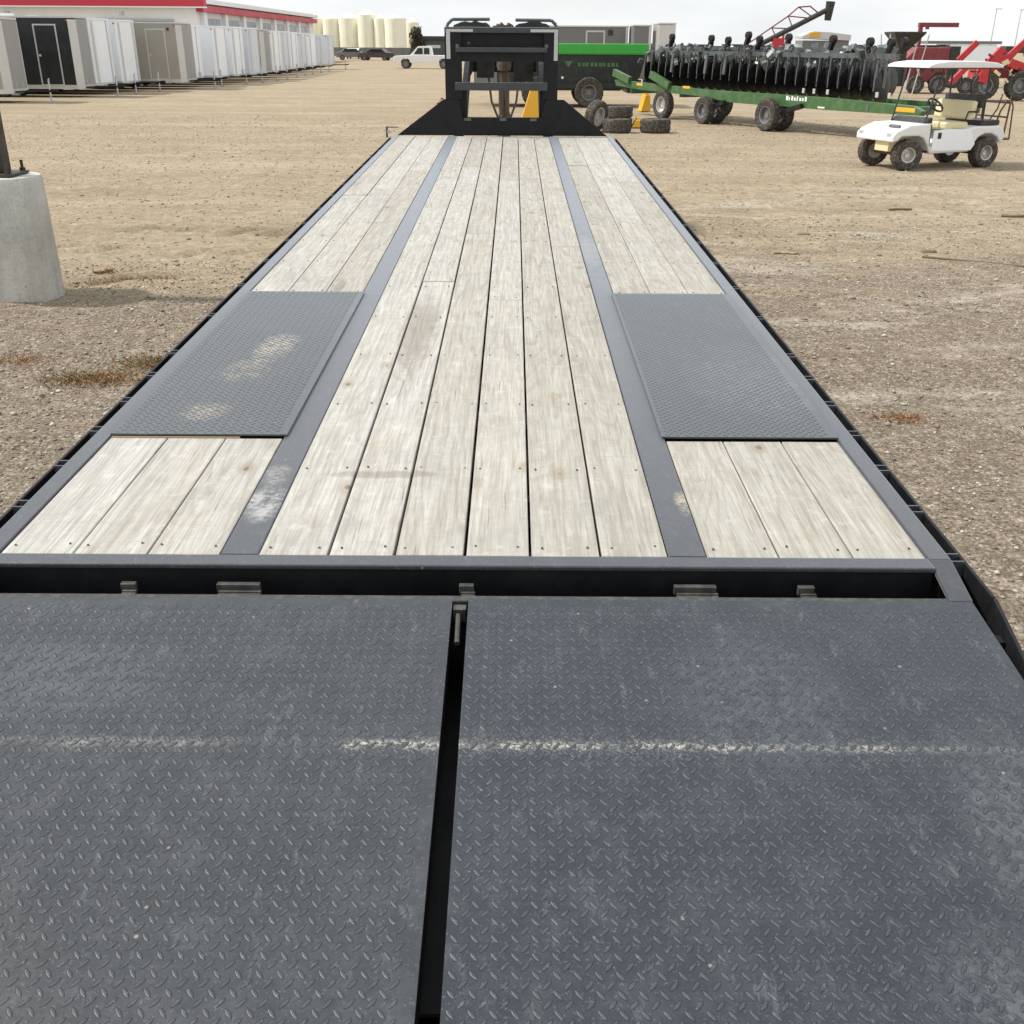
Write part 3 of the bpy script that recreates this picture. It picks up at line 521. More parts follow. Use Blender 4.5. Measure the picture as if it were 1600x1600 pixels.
# bulkhead
yb = 13.0
m = MB()
m.prism([(-1.262, 0.004), (1.245, 0.004), (.72, .405), (.50, .405), (.456, .207), (-.483, .207), (-.52, .405), (-.70, .405)], 'y', yb, yb+.04)
m.build('lower_panel', 'frame', TR)
for a_, b_ in ((-.678, -.483), (.470, .640)):
    m = MB(); m.bb(a_, b_, yb+.003, yb+.08, .406, 1.118); m.build('post', 'frame', TR, bevel=.004)
for a_, b_ in ((-.53, -.484), (.457, .50)): MB().bb(a_, b_, yb+.041, yb+.10, .15, .505).build('post_foot', 'frame', TR)
MB().bb(-.678, .640, yb-.003, yb+.10, 1.118, 1.178).build('top_rail', 'steel', TR, bevel=.008)
MB().bb(-.50, .47, yb+.06, yb+.09, .90, 1.117).build('header_panel', 'frame', TR)
MB().bb(-.549, .51, yb-.03, yb+.002, .916, .964).build('cross_bar', 'steel', TR, bevel=.004)
MB().bb(-.50, .49, yb+.02, yb+.05, .815, .915).build('cross_panel', 'frame', TR)
MB().bb(-.565, .52, yb-.03, yb+.002, .505, .592).build('cross_bar', 'steel', TR, bevel=.004)
for x in (-.53, .50): MB().bb(x-.02, x+.02, yb-.022, yb+.0, .965, 1.0).build('bar_clip', 'lug', TR)
MB().cyl((-.40, yb+.05, 1.01), (-.40, yb+.058, 1.01), .015).build('marker_lamp', 'lug', TR)
for xa, xb, za, zb in ((-.658, -.348, 1.128, 1.156), (-.658, -.612, .842, 1.127), (.314, .632, 1.128, 1.158), (.588, .632, .828, 1.127)):
    MB().bb(xa, xb, yb-.008, yb-.0045, za, zb).build('reflective_strip', 'tape', TR)
for x in (-.42, .0, .36): MB().bb(x-.04, x+.04, yb-.012, yb-.001, .17, .20).build('tie_tab', 'lug', TR)
# neck beams, coupler and gear carried on the neck
for sd_ in (-1, 1):
    m = MB(); m.prism([(13.08, .10), (13.08, .52), (14.2, .86), (15.7, .86), (15.7, .62), (14.3, .60)], 'x', sd_*.46-.03, sd_*.46+.03); m.build('neck_beam', 'frame', TR)
MB().bb(-.49, .49, 15.55, 15.75, .60, .86).build('neck_head', 'frame', TR)
gyc = -(.8503+15.3*.0225)
m = MB(); m.cyl((-.01, 15.3, .62), (-.01, 15.3, .95), .10, n=14); m.build('coupler_collar', 'rust', TR, smooth=True)
m = MB(); m.cyl((-.01, 15.3, .05), (-.01, 15.3, .62), .075, n=14); m.cyl((-.01, 15.3, -.22), (-.01, 15.3, .05), .095, n=14); m.bb(-.10, .08, 15.2, 15.4, -.25, -.22); m.build('coupler_tube', 'rust', TR, smooth=True)
MB().bb(-.47, .47, 15.26, 15.34, .60, .66).build('coupler_bar', 'frame', TR)
for k in range(2):
    m = MB(); x_ = (-.22, .20)[k]; m.path([(x_, 14.9, .60), (x_*.8, 14.95, .25), (x_*.4, 15.1, .02), (x_*.1, 15.2, .20), (-.02, 15.25, .45)], .016, 6); m.build('safety_chain', 'rust', TR)
MB().bb(-.36, -.14, 14.6, 14.9, .56, .95).build('battery_box', 'hopper', TR); m = MB(); m.bb(.12, .38, 14.55, 14.85, .52, .84); m.cyl((.24, 14.6, .835), (.24, 14.6, 1.0), .04, n=8); m.build('pump_box', 'hopper', TR)
for x in (-.55, .55):
    m = MB(); g_ = -(.8503+13.4*.0225); m.bb(x-.06, x+.06, 13.34, 13.46, -.55, .30); m.bb(x-.045, x+.045, 13.355, 13.445, g_+.03, -.55); m.bb(x-.14, x+.14, 13.26, 13.54, g_, g_+.03); m.build('landing_leg', 'frame', TR)
m = MB(); m.path([(-.66, 13.3, 1.14), (-.66, 13.3, 1.20), (-.60, 13.3, 1.255), (-.16, 13.3, 1.258)], .018); m.path([(.62, 13.3, 1.14), (.62, 13.3, 1.20), (.56, 13.3, 1.25), (.14, 13.3, 1.252)], .018)
m.bb(-.64, .60, 13.12, 13.9, 1.10, 1.125); m.build('neck_rack', 'toolbar', TR)
def lump(x0, x1, z1, name, mat_, seed):
    random.seed(seed); m = MB(); n = 12; prof = []
    for k in range(n+1):
        t = k/n; prof.append((x0+(x1-x0)*t, 1.126+(z1-1.126)*(math.sin(math.pi*t)**.35)*random.uniform(.8, 1.0)))
    m.prism([(x0, 1.1255)]+prof[1:-1]+[(x1, 1.1255)], 'y', 13.25, 13.7); return m.build(name, mat_, TR)
lump(-.62, -.13, 1.25, 'folded_tarp', 'hopper', 3); lump(.10, .58, 1.25, 'folded_tarp', 'hopper', 4)
m = MB(); random.seed(5)
for k in range(7): m.box((-.10+.034*k, 13.4+.02*(k % 2), 1.16+.015*(k % 3)), (.045, .09, .06), rot=(0, .4*k, .2))
m.build('chain_pile', 'rust', TR)
# side marker bracket at the front left corner, striped tape on the left gusset
m = MB(); m.bb(-1.395, -1.382, 12.94, 13.05, -.02, .10); m.bb(-1.382, -1.25, 12.97, 13.0, .09, .10); m.bb(-1.382, -1.33, 12.94, 12.95, .03, .06, 1); m.build('corner_bracket', ['rust', 'tape'], TR)
m = MB()
for k in range(4): m.box((-.79+.022*k, 13.05, .33+.026*k), (.03, .01, .022), k % 2)
m.build('striped_tape', ['tape', 'redtape'], TR)
random.seed(11)

# ------------------------------------------------------------------ lamp pole on pedestal
LP = thing('lamp_pole', 'dark square lamp pole bolted on a round concrete pedestal beside the flatbed', 'lamp pole', (-4.55, 9.45, 0))
m = MB(); m.lathe([(.37, -.1), (.365, .3), (.358, .8), (.352, 1.04), (.338, 1.065), (0.001, 1.067)], (0, 0, 1), (0, 0, 0), 48); m.build('pedestal', 'concrete', LP, smooth=True)
m = MB(); m.bb(-.19, .19, -.19, .19, 1.070, 1.095); m.build('base_plate', 'pole', LP, bevel=.004)
m = MB(); m.bb(-.085, .085, -.085, .085, 1.0955, 4.6); m.build('shaft', 'pole', LP, bevel=.012)
for x in (-.15, .15):
    for y in (-.15, .15):
        m = MB(); m.cyl((x, y, 1.096), (x, y, 1.185), .014, n=8); m.cyl((x, y, 1.096), (x, y, 1.12), .028, n=6); m.build('anchor_bolt', 'pole', LP)
MB().lathe([(.10, 4.60), (.12, 4.70), (.05, 4.78), (.001, 4.79)], (0, 0, 1), (0, 0, 0), 12).build('lamp_head', 'pole', LP)

# ------------------------------------------------------------------ enclosed cargo trailers, side by side, noses toward the yard (+x)
def cargo(x, y, h, body, door=False, L=6.0, w=1.12, label='', trim='alu', flat=False):
    t = thing('cargo_trailer', label, 'trailer', (x, y, 0), 0, 'enclosed cargo trailers in a row')
    z0, z1 = .42, h; v = .12 if (flat or body not in ('trwhite', 'trwhite2')) else .26
    fp = [(-L, -w), (-.22, -w), (0, -w*.72), (v-.1, 0), (0, w*.72), (-.22, w), (-L, w)]
    MB().prism(fp, 'z', z0, z1).build('body', body, t, bevel=.02)
    m = MB(); m.prism([(a_*1.0-(0.02 if a_ < -1 else -.015), b_*1.012) for a_, b_ in fp], 'z', z1+.001, z1+.07); m.build('roof', 'trwhite' if body in ('trwhite', 'trwhite2') else trim, t)
    m = MB(); m.prism([(a_-(0.02 if a_ < -1 else -.012), b_*1.015) for a_, b_ in fp], 'z', z0-.10, z0+.06); m.build('sill', trim if body != 'trblack' else 'alu', t)
    for s_ in (-1, 1):
        yy = w*.86*s_; m = MB(); m.box((-.105, yy, (z0+z1)/2), (.10 if body in ('trwhite', 'trwhite2') else .37, .03, z1-z0-.1), rot=(0, 0, s_*-.92)); m.build('corner_trim', trim, t)
    if body in ('trwhite', 'trwhite2'): MB().bb(v-.10, v-.07, -.02, .02, z0, z1).build('nose_seam', trim, t)
    else: MB().prism([(.0, -w*.70), (v-.085, 0), (0, w*.70), (-.05, 0)], 'z', z0+.07, z1-.03).build('nose_cap', 'noseg', t)
    if door:
        xa, xb, za, zb = -1.62, -.78, z0+.08, z1-.28
        MB().bb(xa, xb, -w-.012, -w-.002, za, zb).build('side_door', body, t)
        m = MB(); f = .055
        m.bb(xa-f, xa, -w-.03, -w-.001, za-f, zb+f); m.bb(xb, xb+f, -w-.03, -w-.001, za-f, zb+f); m.bb(xa, xb, -w-.03, -w-.001, zb, zb+f); m.bb(xa, xb, -w-.03, -w-.001, za-f, za)
        dd = [c for c in t.children if c.name.startswith('side_door')][0]; m.build('door_frame', trim, dd)
        MB().bb(xa+.03, xa+.13, -w-.05, -w-.031, (za+zb)/2-.05, (za+zb)/2+.03).build('handle', trim, dd)
        if body == 'trtan': MB().bb(xb+.16, xb+.26, -w-.03, -w-.002, zb-.02, zb+.10).build('vent', 'hopper', t)
    for xx in (-3.3, -4.2):
        for s_ in (-1, 1): wheel(t, (xx, s_*(w+.0), .36), .36, .2, .2, (0, s_, 0), n=14)
    m = MB(); m.bb(-4.75, -2.75, -w-.16, -w-.002, .70, .76); m.build('fender', 'alu', t)
    m = MB(); m.cyl((0, -.5, .38), (1.25, 0, .40), .04, n=6); m.cyl((0, .5, .38), (1.25, 0, .40), .04, n=6); m.bb(1.2, 1.42, -.05, .05, .38, .46); m.build('tongue', 'frame', t)
    m = MB(); m.cyl((1.12, 0, .05), (1.12, 0, .82), .035, n=8); m.bb(1.03, 1.21, -.09, .09, 0, .05); m.cyl((1.12, 0, .82), (1.12, .12, .84), .012, n=6); m.build('tongue_jack', 'galv', t)
    for s_ in (-1, 1): MB().bb(-.30, -.22, s_*(w+.012)-.01, s_*(w+.012)+.01, z1-.12, z1-.06).build('marker_lamp', 'redtape', t)
    MB().bb(-L*.5-.2, -L*.5+.2, -.2, .2, z1+.071, z1+.17).build('roof_vent', 'trwhite', t)
    m = MB(); m.bb(-.06, .02, -.3, .3, z0-.02, z0+.28); m.build('stone_guard', 'alu', t)
    return t
ordn = ['nearest', '', 'first', 'second', 'third', '', 'first', 'second', 'third', 'fourth', 'fifth']
cargo(-18.9, 42.3, 2.86, 'trtan', w=.9, label='tan cargo trailer behind the lamp pole, nearest of the row')
cargo(-18.0, 47.0, 3.0, 'trblack', door=True, w=.85, label='glossy black cargo trailer with silver framed side door')
wy = [(-18.2, 49.9, 2.98), (-17.95, 52.5, 2.97)]
lbl = ['white cargo trailer directly behind the black one', 'white cargo trailer just in front of the tan one with a door']
for (x, y, h), lb in zip(wy, lbl): cargo(x, y, h, 'trwhite', label=lb, door=True)
cargo(-16.1, 55.4, 2.93, 'trtan', door=True, label='tan cargo trailer with side door and small dark vent between white ones')
far = [(-16.6, 58.6, 2.84, 'trwhite', 'white cargo trailer directly behind the tan one with a door', True), (-16.0, 61.6, 2.86, 'trwhite', 'second white cargo trailer behind the tan one with a door', False),
 (-15.8, 64.6, 2.86, 'trwhite', 'third white cargo trailer behind the tan one with a door', True), (-15.6, 67.7, 2.85, 'trwhite', 'white cargo trailer right in front of the narrow tan one', False),
 (-15.6, 70.8, 2.80, 'trtan', 'tan cargo trailer squeezed between white ones, farther tan of the row', True), (-15.7, 74.6, 2.76, 'trwhite', 'white cargo trailer just beyond the farther tan one', False),
 (-15.9, 78.6, 2.76, 'trwhite', 'second white cargo trailer beyond the farther tan one', True), (-16.1, 82.6, 2.76, 'trwhite', 'third white cargo trailer beyond the farther tan one', False),
 (-16.2, 86.8, 2.74, 'trwhite', 'third from last white cargo trailer of the row', True), (-16.3, 91.2, 2.72, 'trwhite', 'second to last white cargo trailer of the row', False), (-15.9, 97.5, 2.70, 'trwhite', 'last and farthest white cargo trailer, before the silos', True)]
for x, y, h, b, lb, dr in far: cargo(x, y, h, 'trwhite2' if (b == 'trwhite' and int(x*10) % 3 == 0) else b, door=dr, label=lb, flat=(int(y) % 2 == 0))

# ------------------------------------------------------------------ dealership building
B = thing('dealer_building', 'long white building with a red roof band behind the cargo trailers', 'building', (-25.0, 90, 0))
m = MB(); m.bb(-60, -.3, .3, 52, 0, 4.9); m.build('wall', 'wall', B)
m = MB(); m.bb(-60, 0.6, -.5, 0.25, 4.66, 6.1); m.build('fascia', 'redband', B)
MB().bb(-60, 0.62, -.52, .26, 4.57, 4.655).build('fascia_trim', 'wall', B)
for k in range(6):
    MB().bb(-8.2-8*k, -2.2-8*k, .22, .299, 0.2, 3.6).build('bay_door', 'wallgrey', B); MB().bb(-8.3-8*k, -2.1-8*k, .10, .21, 3.62, 3.78).build('door_header', 'wallgrey', B)
m = MB(); m.bb(-.29, .25, .3, 52, 4.32, 4.78); m.build('side_band', 'redband', B); m = MB(); m.bb(-60, .35, .26, 52.2, 4.91, 5.25); m.build('parapet', 'wall', B)
for k in range(7):
    y = 3+6.6*k; o = MB().bb(-.295, -.22, y, y+4.2, .6, 3.9).build('window', 'wallgrey', B)
    for q_ in range(3): MB().bb(-.218, -.20, y+.15+1.35*q_, y+1.35+1.35*q_, .8, 3.75).build('pane', 'glass', o)
for k in range(8): MB().bb(-.29, .05, 1.3+6.6*k, 2.2+6.6*k, 0, 4.31).build('pilaster', 'wall', B)
for k in range(4): MB().bb(-6-9*k, -5.75-9*k, -.9, -.52, 4.0, 4.3).build('wall_light', 'wallgrey', B)

# ------------------------------------------------------------------ silos
def silo(x, y, r_, h, label):
    h += .05; x -= 1.2; r_ *= 1.08
    t = thing('grain_silo', label, 'silo', (x, y, 0), 0, 'cream silos on the horizon')
    z0 = 1.0; m = MB(); n = 24; prof = [(r_, z0)]
    k = z0
    while k < h-1.0: prof += [(r_*1.012, k+.28), (r_, k+.56)]; k += .56
    prof += [(r_, h-.9)]; m.lathe(prof, (0, 0, 1), (0, 0, 0), n); m.build('barrel', 'silo', t, smooth=True)
    MB().lathe([(r_*1.02, h-.9), (r_*.25, h-.1), (.001, h)], (0, 0, 1), (0, 0, 0), n).build('roof', 'silo', t)
    MB().lathe([(.001, 0), (r_*.8, 0), (r_*.8, z0)], (0, 0, 1), (0, 0, 0), n).build('skirt', 'trgrey', t)
    MB().bb(-r_*.2, -r_*.2+.35, -r_-.15, -r_-.02, z0, h-.9).build('ladder', 'silo', t)
for i, (x, y, r_, h, lb) in enumerate([(-34.6, 205, 1.5, 6.9, 'leftmost cream silo, partly hidden by the far trailers'), (-31.6, 203, 1.5, 6.6, 'second cream silo from the left'), (-28.4, 202, 1.7, 6.9, 'third cream silo from the left'),
    (-25.0, 200, 1.45, 7.4, 'fourth and tallest cream silo, in the middle of the group'), (-22.3, 199, 1.2, 6.7, 'slim fifth cream silo from the left'), (-19.7, 198, 1.75, 6.6, 'broad cream silo nearest to the right end of the group'), (-17.0, 201, 1.1, 6.1, 'rightmost, lowest cream silo beside the dark tree')]): silo(x, y, r_, h, lb)
silo(-35.6, 200, 1.4, 6.5, 'cream silo peeking out beside the red banded wing end')
# distant fence, hedge bank and parked cars
m = MB()
for k in range(24): m.bb(-34+2*k, -33.9+2*k, 180, 180.1, 0, 1.3)
F = thing('wire_fence', 'low grey fence in front of the silos', 'fence', (-22, 180, 0))
for k in range(12): MB().bb(-12.05+2.0*k, -11.95+2.0*k, -.05, .05, 0, 1.5).build('post', 'trgrey', F)
MB().bb(-12, 10.5, .06, .09, .25, 1.45).build('mesh', 'trgrey', F)
def car(x, y, rz, mat_, label, pickup=False, L=4.6):
    t = thing('pickup_truck' if pickup else 'parked_car', label, 'truck' if pickup else 'car', (x, y, 0), R(rz))
    if pickup:
        L = 5.7; m = MB(); m.prism([(-L/2, .55), (-L/2, 1.12), (-.55, 1.14), (.95, 1.14), (L/2-.25, 1.08), (L/2, .95), (L/2, .5), (2.15, .5), (2.1, .72), (1.9, .86), (1.55, .86), (1.35, .72), (1.3, .5), (-1.35, .5), (-1.4, .72), (-1.6, .86), (-1.95, .86), (-2.15, .72), (-2.2, .5)], 'y', -.98, .98); m.build('body', mat_, t, bevel=.03)
        m = MB(); m.prism([(-.75, 1.141), (-.62, 1.80), (-.4, 1.88), (.55, 1.88), (1.3, 1.141)], 'y', -.84, .84); m.build('cab', mat_, t, bevel=.03)
        for a_, b_ in ((-.50, .02), (.12, .62)):
            m = MB(); m.prism([(a_, 1.22), (a_+.02, 1.74), (b_-.02 if b_ < .1 else b_-.08, 1.74), (b_ if b_ < .1 else b_+.32, 1.22)], 'y', .842, .86); m.build('window', 'carglass', t)
            m = MB(); m.prism([(a_, 1.22), (a_+.02, 1.74), (b_-.02 if b_ < .1 else b_-.08, 1.74), (b_ if b_ < .1 else b_+.32, 1.22)], 'y', -.86, -.842); m.build('window', 'carglass', t)
        for xx in (1.72, -1.78):
            for s_ in (-1, 1): wheel(t, (xx, s_*.84, .40), .40, .26, .24, (0, s_, 0), n=16)
        for s_ in (-1, 1): MB().bb(L/2-.06, L/2+.01, s_*.8-.14, s_*.8+.14, .82, .98).build('headlight', 'alu', t)
        MB().bb(L/2-.05, L/2+.012, -.6, .6, .62, .95).build('grille', 'cardark', t)
    else:
        m = MB(); m.prism([(-L/2, .35), (-L/2, .95), (-1.6, 1.0), (-1.1, 1.42), (.5, 1.42), (1.1, .98), (L/2-.1, .82), (L/2, .4)], 'y', -.88, .88); m.build('body', mat_, t, bevel=.03)
        m = MB(); m.prism([(-1.4, 1.02), (-1.05, 1.36), (.45, 1.36), (.95, 1.02)], 'y', -.89, .89); m.build('window', 'carglass', t)
        for xx in (1.4, -1.4):
            for s_ in (-1, 1): wheel(t, (xx, s_*.8, .33), .33, .2, .2, (0, s_, 0), n=12)
car(-8.3, 103.5, 180, 'carwhite', 'white pickup truck driving behind the flatbed headboard', True)
car(-18.6, 150, 170, 'cardark', 'dark red car parked in front of the silos', L=4.4)
car(-30.6, 165, 90, 'carwhite', 'small white vehicle far off, leftmost below the silos', L=4.2); car(-23.6, 165, 90, 'carwhite', 'small white vehicle far off, right of the other below the silos', L=4.2)
car(-22.0, 152, 10, 'trgrey', 'grey car parked left of the dark red car', L=4.4)
# dark tree and dark shed on the horizon
T = thing('dark_tree', 'dark leafless looking tree at the right end of the silos', 'tree', (-13.9, 160, 0))
MB().cyl((0, 0, 0), (0, 0, 2.2), .16, .1).build('trunk', 'bark', T)
vs = []; fs = []
for k in range(2600):
    an, rad, zz = rng.uniform(0, 6.28), rng.random()**.5, rng.random(); rmax = 1.55*(1-.45*zz)*(0.8+.25*math.sin(3*an+5*zz)); c = Vector((rad*rmax*math.cos(an), rad*rmax*math.sin(an), .5+zz*3.5+.3*math.sin(an*2)))
    a1, a2 = Vector(rng.normal(size=3)).normalized()*.16, Vector(rng.normal(size=3)).normalized()*.16; b0 = len(vs); vs += [c+a1, c+a2, c-a1]; fs.append((b0, b0+1, b0+2))
m = MB(); m.v = [tuple(v) for v in vs]; m.f = fs; m.mi = [0]*len(fs); m.build('crown', 'leafdark', T)
SH = thing('dark_shed', 'long dark shed on the horizon behind the white pickup', 'shed', (-9.6, 162, 0))
MB().bb(-4.3, 5, -2, 6, 0, 2.6).build('wall', 'darkb', SH); MB().bb(-4.5, 5.2, -2.3, 6.3, 2.61, 3.05).build('roof', 'hopper', SH); MB().bb(-3.6, -1.0, -2.06, -2.01, 1.5, 1.9).build('window', 'galv', SH)
# low buildings and treeline far right/left on the horizon
m = MB(); 
for k in range(60):
    x = -40+5*k+rng.uniform(-1, 1); m.box((x+60, 420+rng.uniform(-10, 10), 0.9), (rng.uniform(5, 9), 4, rng.uniform(1.6, 3.4)))
o = m.build('far_treeline', 'leafdark'); o['kind'] = 'stuff'; o['label'] = 'thin dark line of brush along the far horizon'; o['category'] = 'treeline'

# ------------------------------------------------------------------ grey and silver box trailers behind the green wagon
def boxtr(x0, x1, y, h, body, label, door=None):
    t = thing('box_trailer', label, 'trailer', ((x0+x1)/2, y, 0)); w = (x1-x0)/2
    MB().bb(-w, w, 0, 2.4, .5, h).build('body', body, t, bevel=.04); MB().bb(-w-.03, w+.03, -.03, 2.43, h+.001, h+.07).build('roof', 'alu', t)
    MB().bb(w-.12, w+.012, -.012, .1, .5, h-.01).build('corner_trim', 'alu', t)
    for s_ in (-1, 1): wheel(t, (s_*.45, .1, .36), .36, .2, .2, (0, -1, 0), n=14)
    if door:
        a_, b_ = door; f = .09; o = MB().bb(a_, b_, -.02, -.002, .7, h-.25).build('side_door', body, t)
        m = MB(); m.bb(a_-f, a_, -.05, -.001, .6, h-.25+f); m.bb(b_, b_+f, -.05, -.001, .6, h-.25+f); m.bb(a_, b_, -.05, -.001, h-.25, h-.25+f); m.build('door_frame', 'tape', o)
        MB().bb(b_+.25, b_+.5, -.03, -.002, h-.4, h-.12).build('vent', 'hopper', t)
boxtr(0.6, 6.0, 60, 2.97, 'trgrey', 'dark grey box trailer with pale framed door above the green wagon', (-.0+0.55, 1.4))
boxtr(6.15, 7.05, 58.5, 3.0, 'trgrey', 'narrow grey box trailer, left of the pair beside the dark grey one'); boxtr(7.3, 8.15, 57.5, 3.08, 'alu', 'narrow silver box trailer, right of the pair by the disc gangs')

# ------------------------------------------------------------------ green wagon
GW = thing('grain_wagon', 'black hopper wagon with bright green top band behind the headboard', 'wagon', (1.7, 41, 0))
MB().bb(-3.4, 3.2, 0, 2.6, 1.80, 2.17).build('top_band', 'green', GW, bevel=.03)
MB().bb(-3.4, 3.2, -.02, -.003, 1.86, 1.96).build('band_ridge', 'green', GW)
m = MB(); m.prism([(-3.35, 1.79), (3.12, 1.79), (2.9, 1.0), (2.2, .58), (-3.0, .58)], 'y', .06, 2.5); m.build('hopper', 'wagon', GW)
m = MB(); m.bb(-2.0, 3.4, -.06, .05, .66, .84); m.bb(-2.0, 3.4, 2.1, 2.3, .72, .90); m.bb(2.5, 3.1, 0.1, 2.4, .5, .75); m.build('chassis', 'wagon', GW)
m = MB()
for k, wd in enumerate([.12, .16, .1, .14, .12, .15, .1, .12, .13, .1]): m.bb(.62+.155*k, .62+.155*k+wd*.85, .035, .055, 1.40, 1.53, 0)
m.build('lettering', 'plow', GW); m = MB(); m.prism([(.12, 1.58), (.42, 1.58), (.27, 1.36)], 'y', .035, .055); m.build('emblem', 'plow', GW)
for x, y_ in ((1.05, 0.0), (1.05, 2.2), (-.9, 0.0), (-.9, 2.2)): wheel(GW, (x, y_, .52), .53, .4, .27, (0, -1, 0), rm='trgrey')
MB().bb(-3.2, -2.35, .0, .05, .8, 1.75).build('end_panel', 'trgrey', GW)
MB().bb(.02, .10, .0, .04, .98, 1.06).build('reflector', 'white', GW); MB().bb(2.05, 2.35, .15, .19, .93, .98).build('marker_bar', 'alu', GW)

# ------------------------------------------------------------------ loose tyres
def lying(x, y, z, label, R_=.37, w=.26):
    t = thing('lying_wheel', label, 'wheel', (x, y, z)); wheel(t, (0, 0, w/2), R_, w, .22, (0, 0, 1), 'dustyrubber', 'lightrim', name='tyre')
lying(2.74, 29.2, 0, 'dusty wheel lying flat beside the right corner of the flatbed', .38, .35); lying(3.78, 29.3, 0, 'dusty wheel lying flat under the near farm wheel, right one', .40, .35)
lying(2.95, 31.0, 0, 'dark wheel lying flat just behind the two dusty ones, lower of its stack', .38, .26); lying(2.98, 31.05, .265, 'dark wheel stacked on top behind the dusty ones', .36, .30)
t = thing('leaning_wheel', 'grey wheel leaning upright beside the flat lying ones', 'wheel', (2.14, 29.6, 0), R(25)); t.rotation_euler = (R(12), 0, R(52))
wheel(t, (0, 0, .40), .40, .26, .24, (0, -1, 0), 'dustyrubber', 'lightrim', name='tyre')
def ybin(x, y, w, h, label, rz=0):
    t = thing('yellow_counterweight', label, 'counterweight', (x, y, 0), R(rz)); m = MB()
    m.prism([(-w/2, .02), (w/2, .02), (w*.42, h), (-w*.10, h), (-w*.32, h*.45)], 'y', -.22, .22); m.build('casting', 'yellow', t, bevel=.015)
    MB().bb(-w*.05, w*.32, -.15, .15, h+.001, h+.05).build('lifting_bar', 'yellow', t)
    return t
ybin(.58, 34.5, .72, .92, 'yellow steel counterweight seen through the headboard opening'); ybin(4.55, 38.6, .34, .55, 'yellow steel block standing left of the near farm wheel', 10); ybin(3.45, 30.9, .3, .22, 'low yellow block between the lying wheels')

# ------------------------------------------------------------------ disc drill / tillage implement
P0, P1 = Vector((3.7, 37.0, 0)), Vector((9.45, 26.0, 0)); dv = (P1-P0).normalized(); LB = (P1-P0).length; rzp = math.atan2(dv.y, dv.x)
DI = thing('disc_implement', 'long green farm implement carrying a row of black discs', 'farm implement', tuple(P0), rzp)
# local x along the frame (to the viewer's right), local y away from the viewer
m = MB(); m.prism([(-.6, 1.06), (1.2, 1.02), (4.5, .93), (9.5, .93), (LB, .86), (LB+.3, .76), (LB+.25, .66), (9.6, .63), (5.6, .63), (4.0, .74), (1.0, .80), (-.5, .88)], 'y', -.06, .10); m.build('frame_beam', 'plow', DI, bevel=.01)
m = MB(); m.prism([(-.6, 1.0), (1.2, .98), (4.5, .9), (LB, .85), (LB, .66), (5.6, .63), (1.0, .78)], 'y', 2.1, 2.26); m.build('frame_beam', 'plow', DI)
for x in (.2, 3.0, 6.2, 9.4, 12.4): MB().bb(x-.08, x+.08, .10, 2.1, .66, .84).build('cross_beam', 'plow', DI)
for x, z_, l_, a_ in ((-.1, 1.18, 1.0, .22), (2.1, 1.13, 1.1, .28)): MB().box((x, -.09, z_), (l_, .12, .21), rot=(0, a_, 0)).build('fold_arm', 'plow', DI)
for x in (.75, 3.3): MB().bb(x, x+.35, -.066, -.062, .93, 1.0).build('yellow_decal', 'yellow', DI)
MB().bb(11.9, 12.5, -.066, -.062, .72, .82).build('yellow_decal', 'yellow', DI)
m = MB(); random.seed(2)
for k, (w_, h_) in enumerate([(.09, .11), (.05, .08), (.07, .11), (.07, .08), (.05, .11), (.07, .08), (.06, .08), (.07, .11)]): m.bb(8.0+.105*k, 8.0+.105*k+w_, -.067, -.062, .80, .80+h_)
m.build('lettering', 'white', DI); MB().bb(9.25, 9.50, -.067, -.062, .66, .70).build('reflector', 'white', DI); MB().bb(10.95, 11.02, -.07, -.062, .66, .84).build('frame_joint', 'shank', DI)
for x, y_, R_, rm in ((2.3, -.05, .42, 'lightrim'), (2.3, 2.3, .42, 'rim'), (4.7, -.25, .37, 'rim'), (4.7, .2, .37, 'rim'), (4.0, .35, .37, 'rim'), (7.6, -.30, .41, 'rim'), (7.6, .18, .41, 'rim'), (7.0, .45, .38, 'rim'), (4.7, 2.2, .37, 'rim')):
    wheel(DI, (x, y_, R_), R_, .26, R_*.55, (0, -1, 0), rm=rm)
m = MB(); m.box((8.2, -.14, .55), (1.1, .1, .12), rot=(0, -.25, 0)); m.box((5.1, -.14, .52), (.8, .1, .10), rot=(0, -.3, 0)); m.build('axle_arm', 'disc', DI)
m = MB(); m.bb(11.6, LB+.4, .3, .42, .48, .58); m.bb(12.0, LB, .2, .9, .30, .50); m.build('hitch', 'hopper', DI)
nd = 29
dm = MB().lathe([(.001, .035), (.15, .03), (.30, .012), (.39, -.012), (.385, -.02), (.001, .02)], (1, 0, 0), (0, 0, 0), 18)
sm = MB(); sm.box((0, 0, .28), (.04, .09, .62)); sm.box((.0, -.14, .58), (.04, .36, .06)); sm.box((0, -.30, .40), (.03, .05, .38)); sm.box((.03, -.36, .12), (.022, .03, .42))
ds = dm.build('disc', 'disc', DI, smooth=True); ss = sm.build('shank', 'shank', DI); first = True
for row, (yy, zz, off) in enumerate(((.42, 1.27, 0), (.85, 1.36, .1), (1.25, 1.33, .2))):
    for k in range(nd):
        x = .9+.40*k+off
        if x > LB-.9-yy*.9: continue
        if first: a_, b_ = ds, ss; first = False
        else:
            a_, b_ = ds.copy(), ss.copy(); COL.objects.link(a_); COL.objects.link(b_)
        zz_ = zz-(.10*(x-8)/6 if x > 8 else -.03*(8-x)/3)
        a_.location = (x, yy, zz_); a_.rotation_euler = (0, 0, R(random.uniform(8, 16))); b_.location = (x+.03, yy, zz_); b_.rotation_euler = (0, 0, R(random.uniform(-3, 3)))
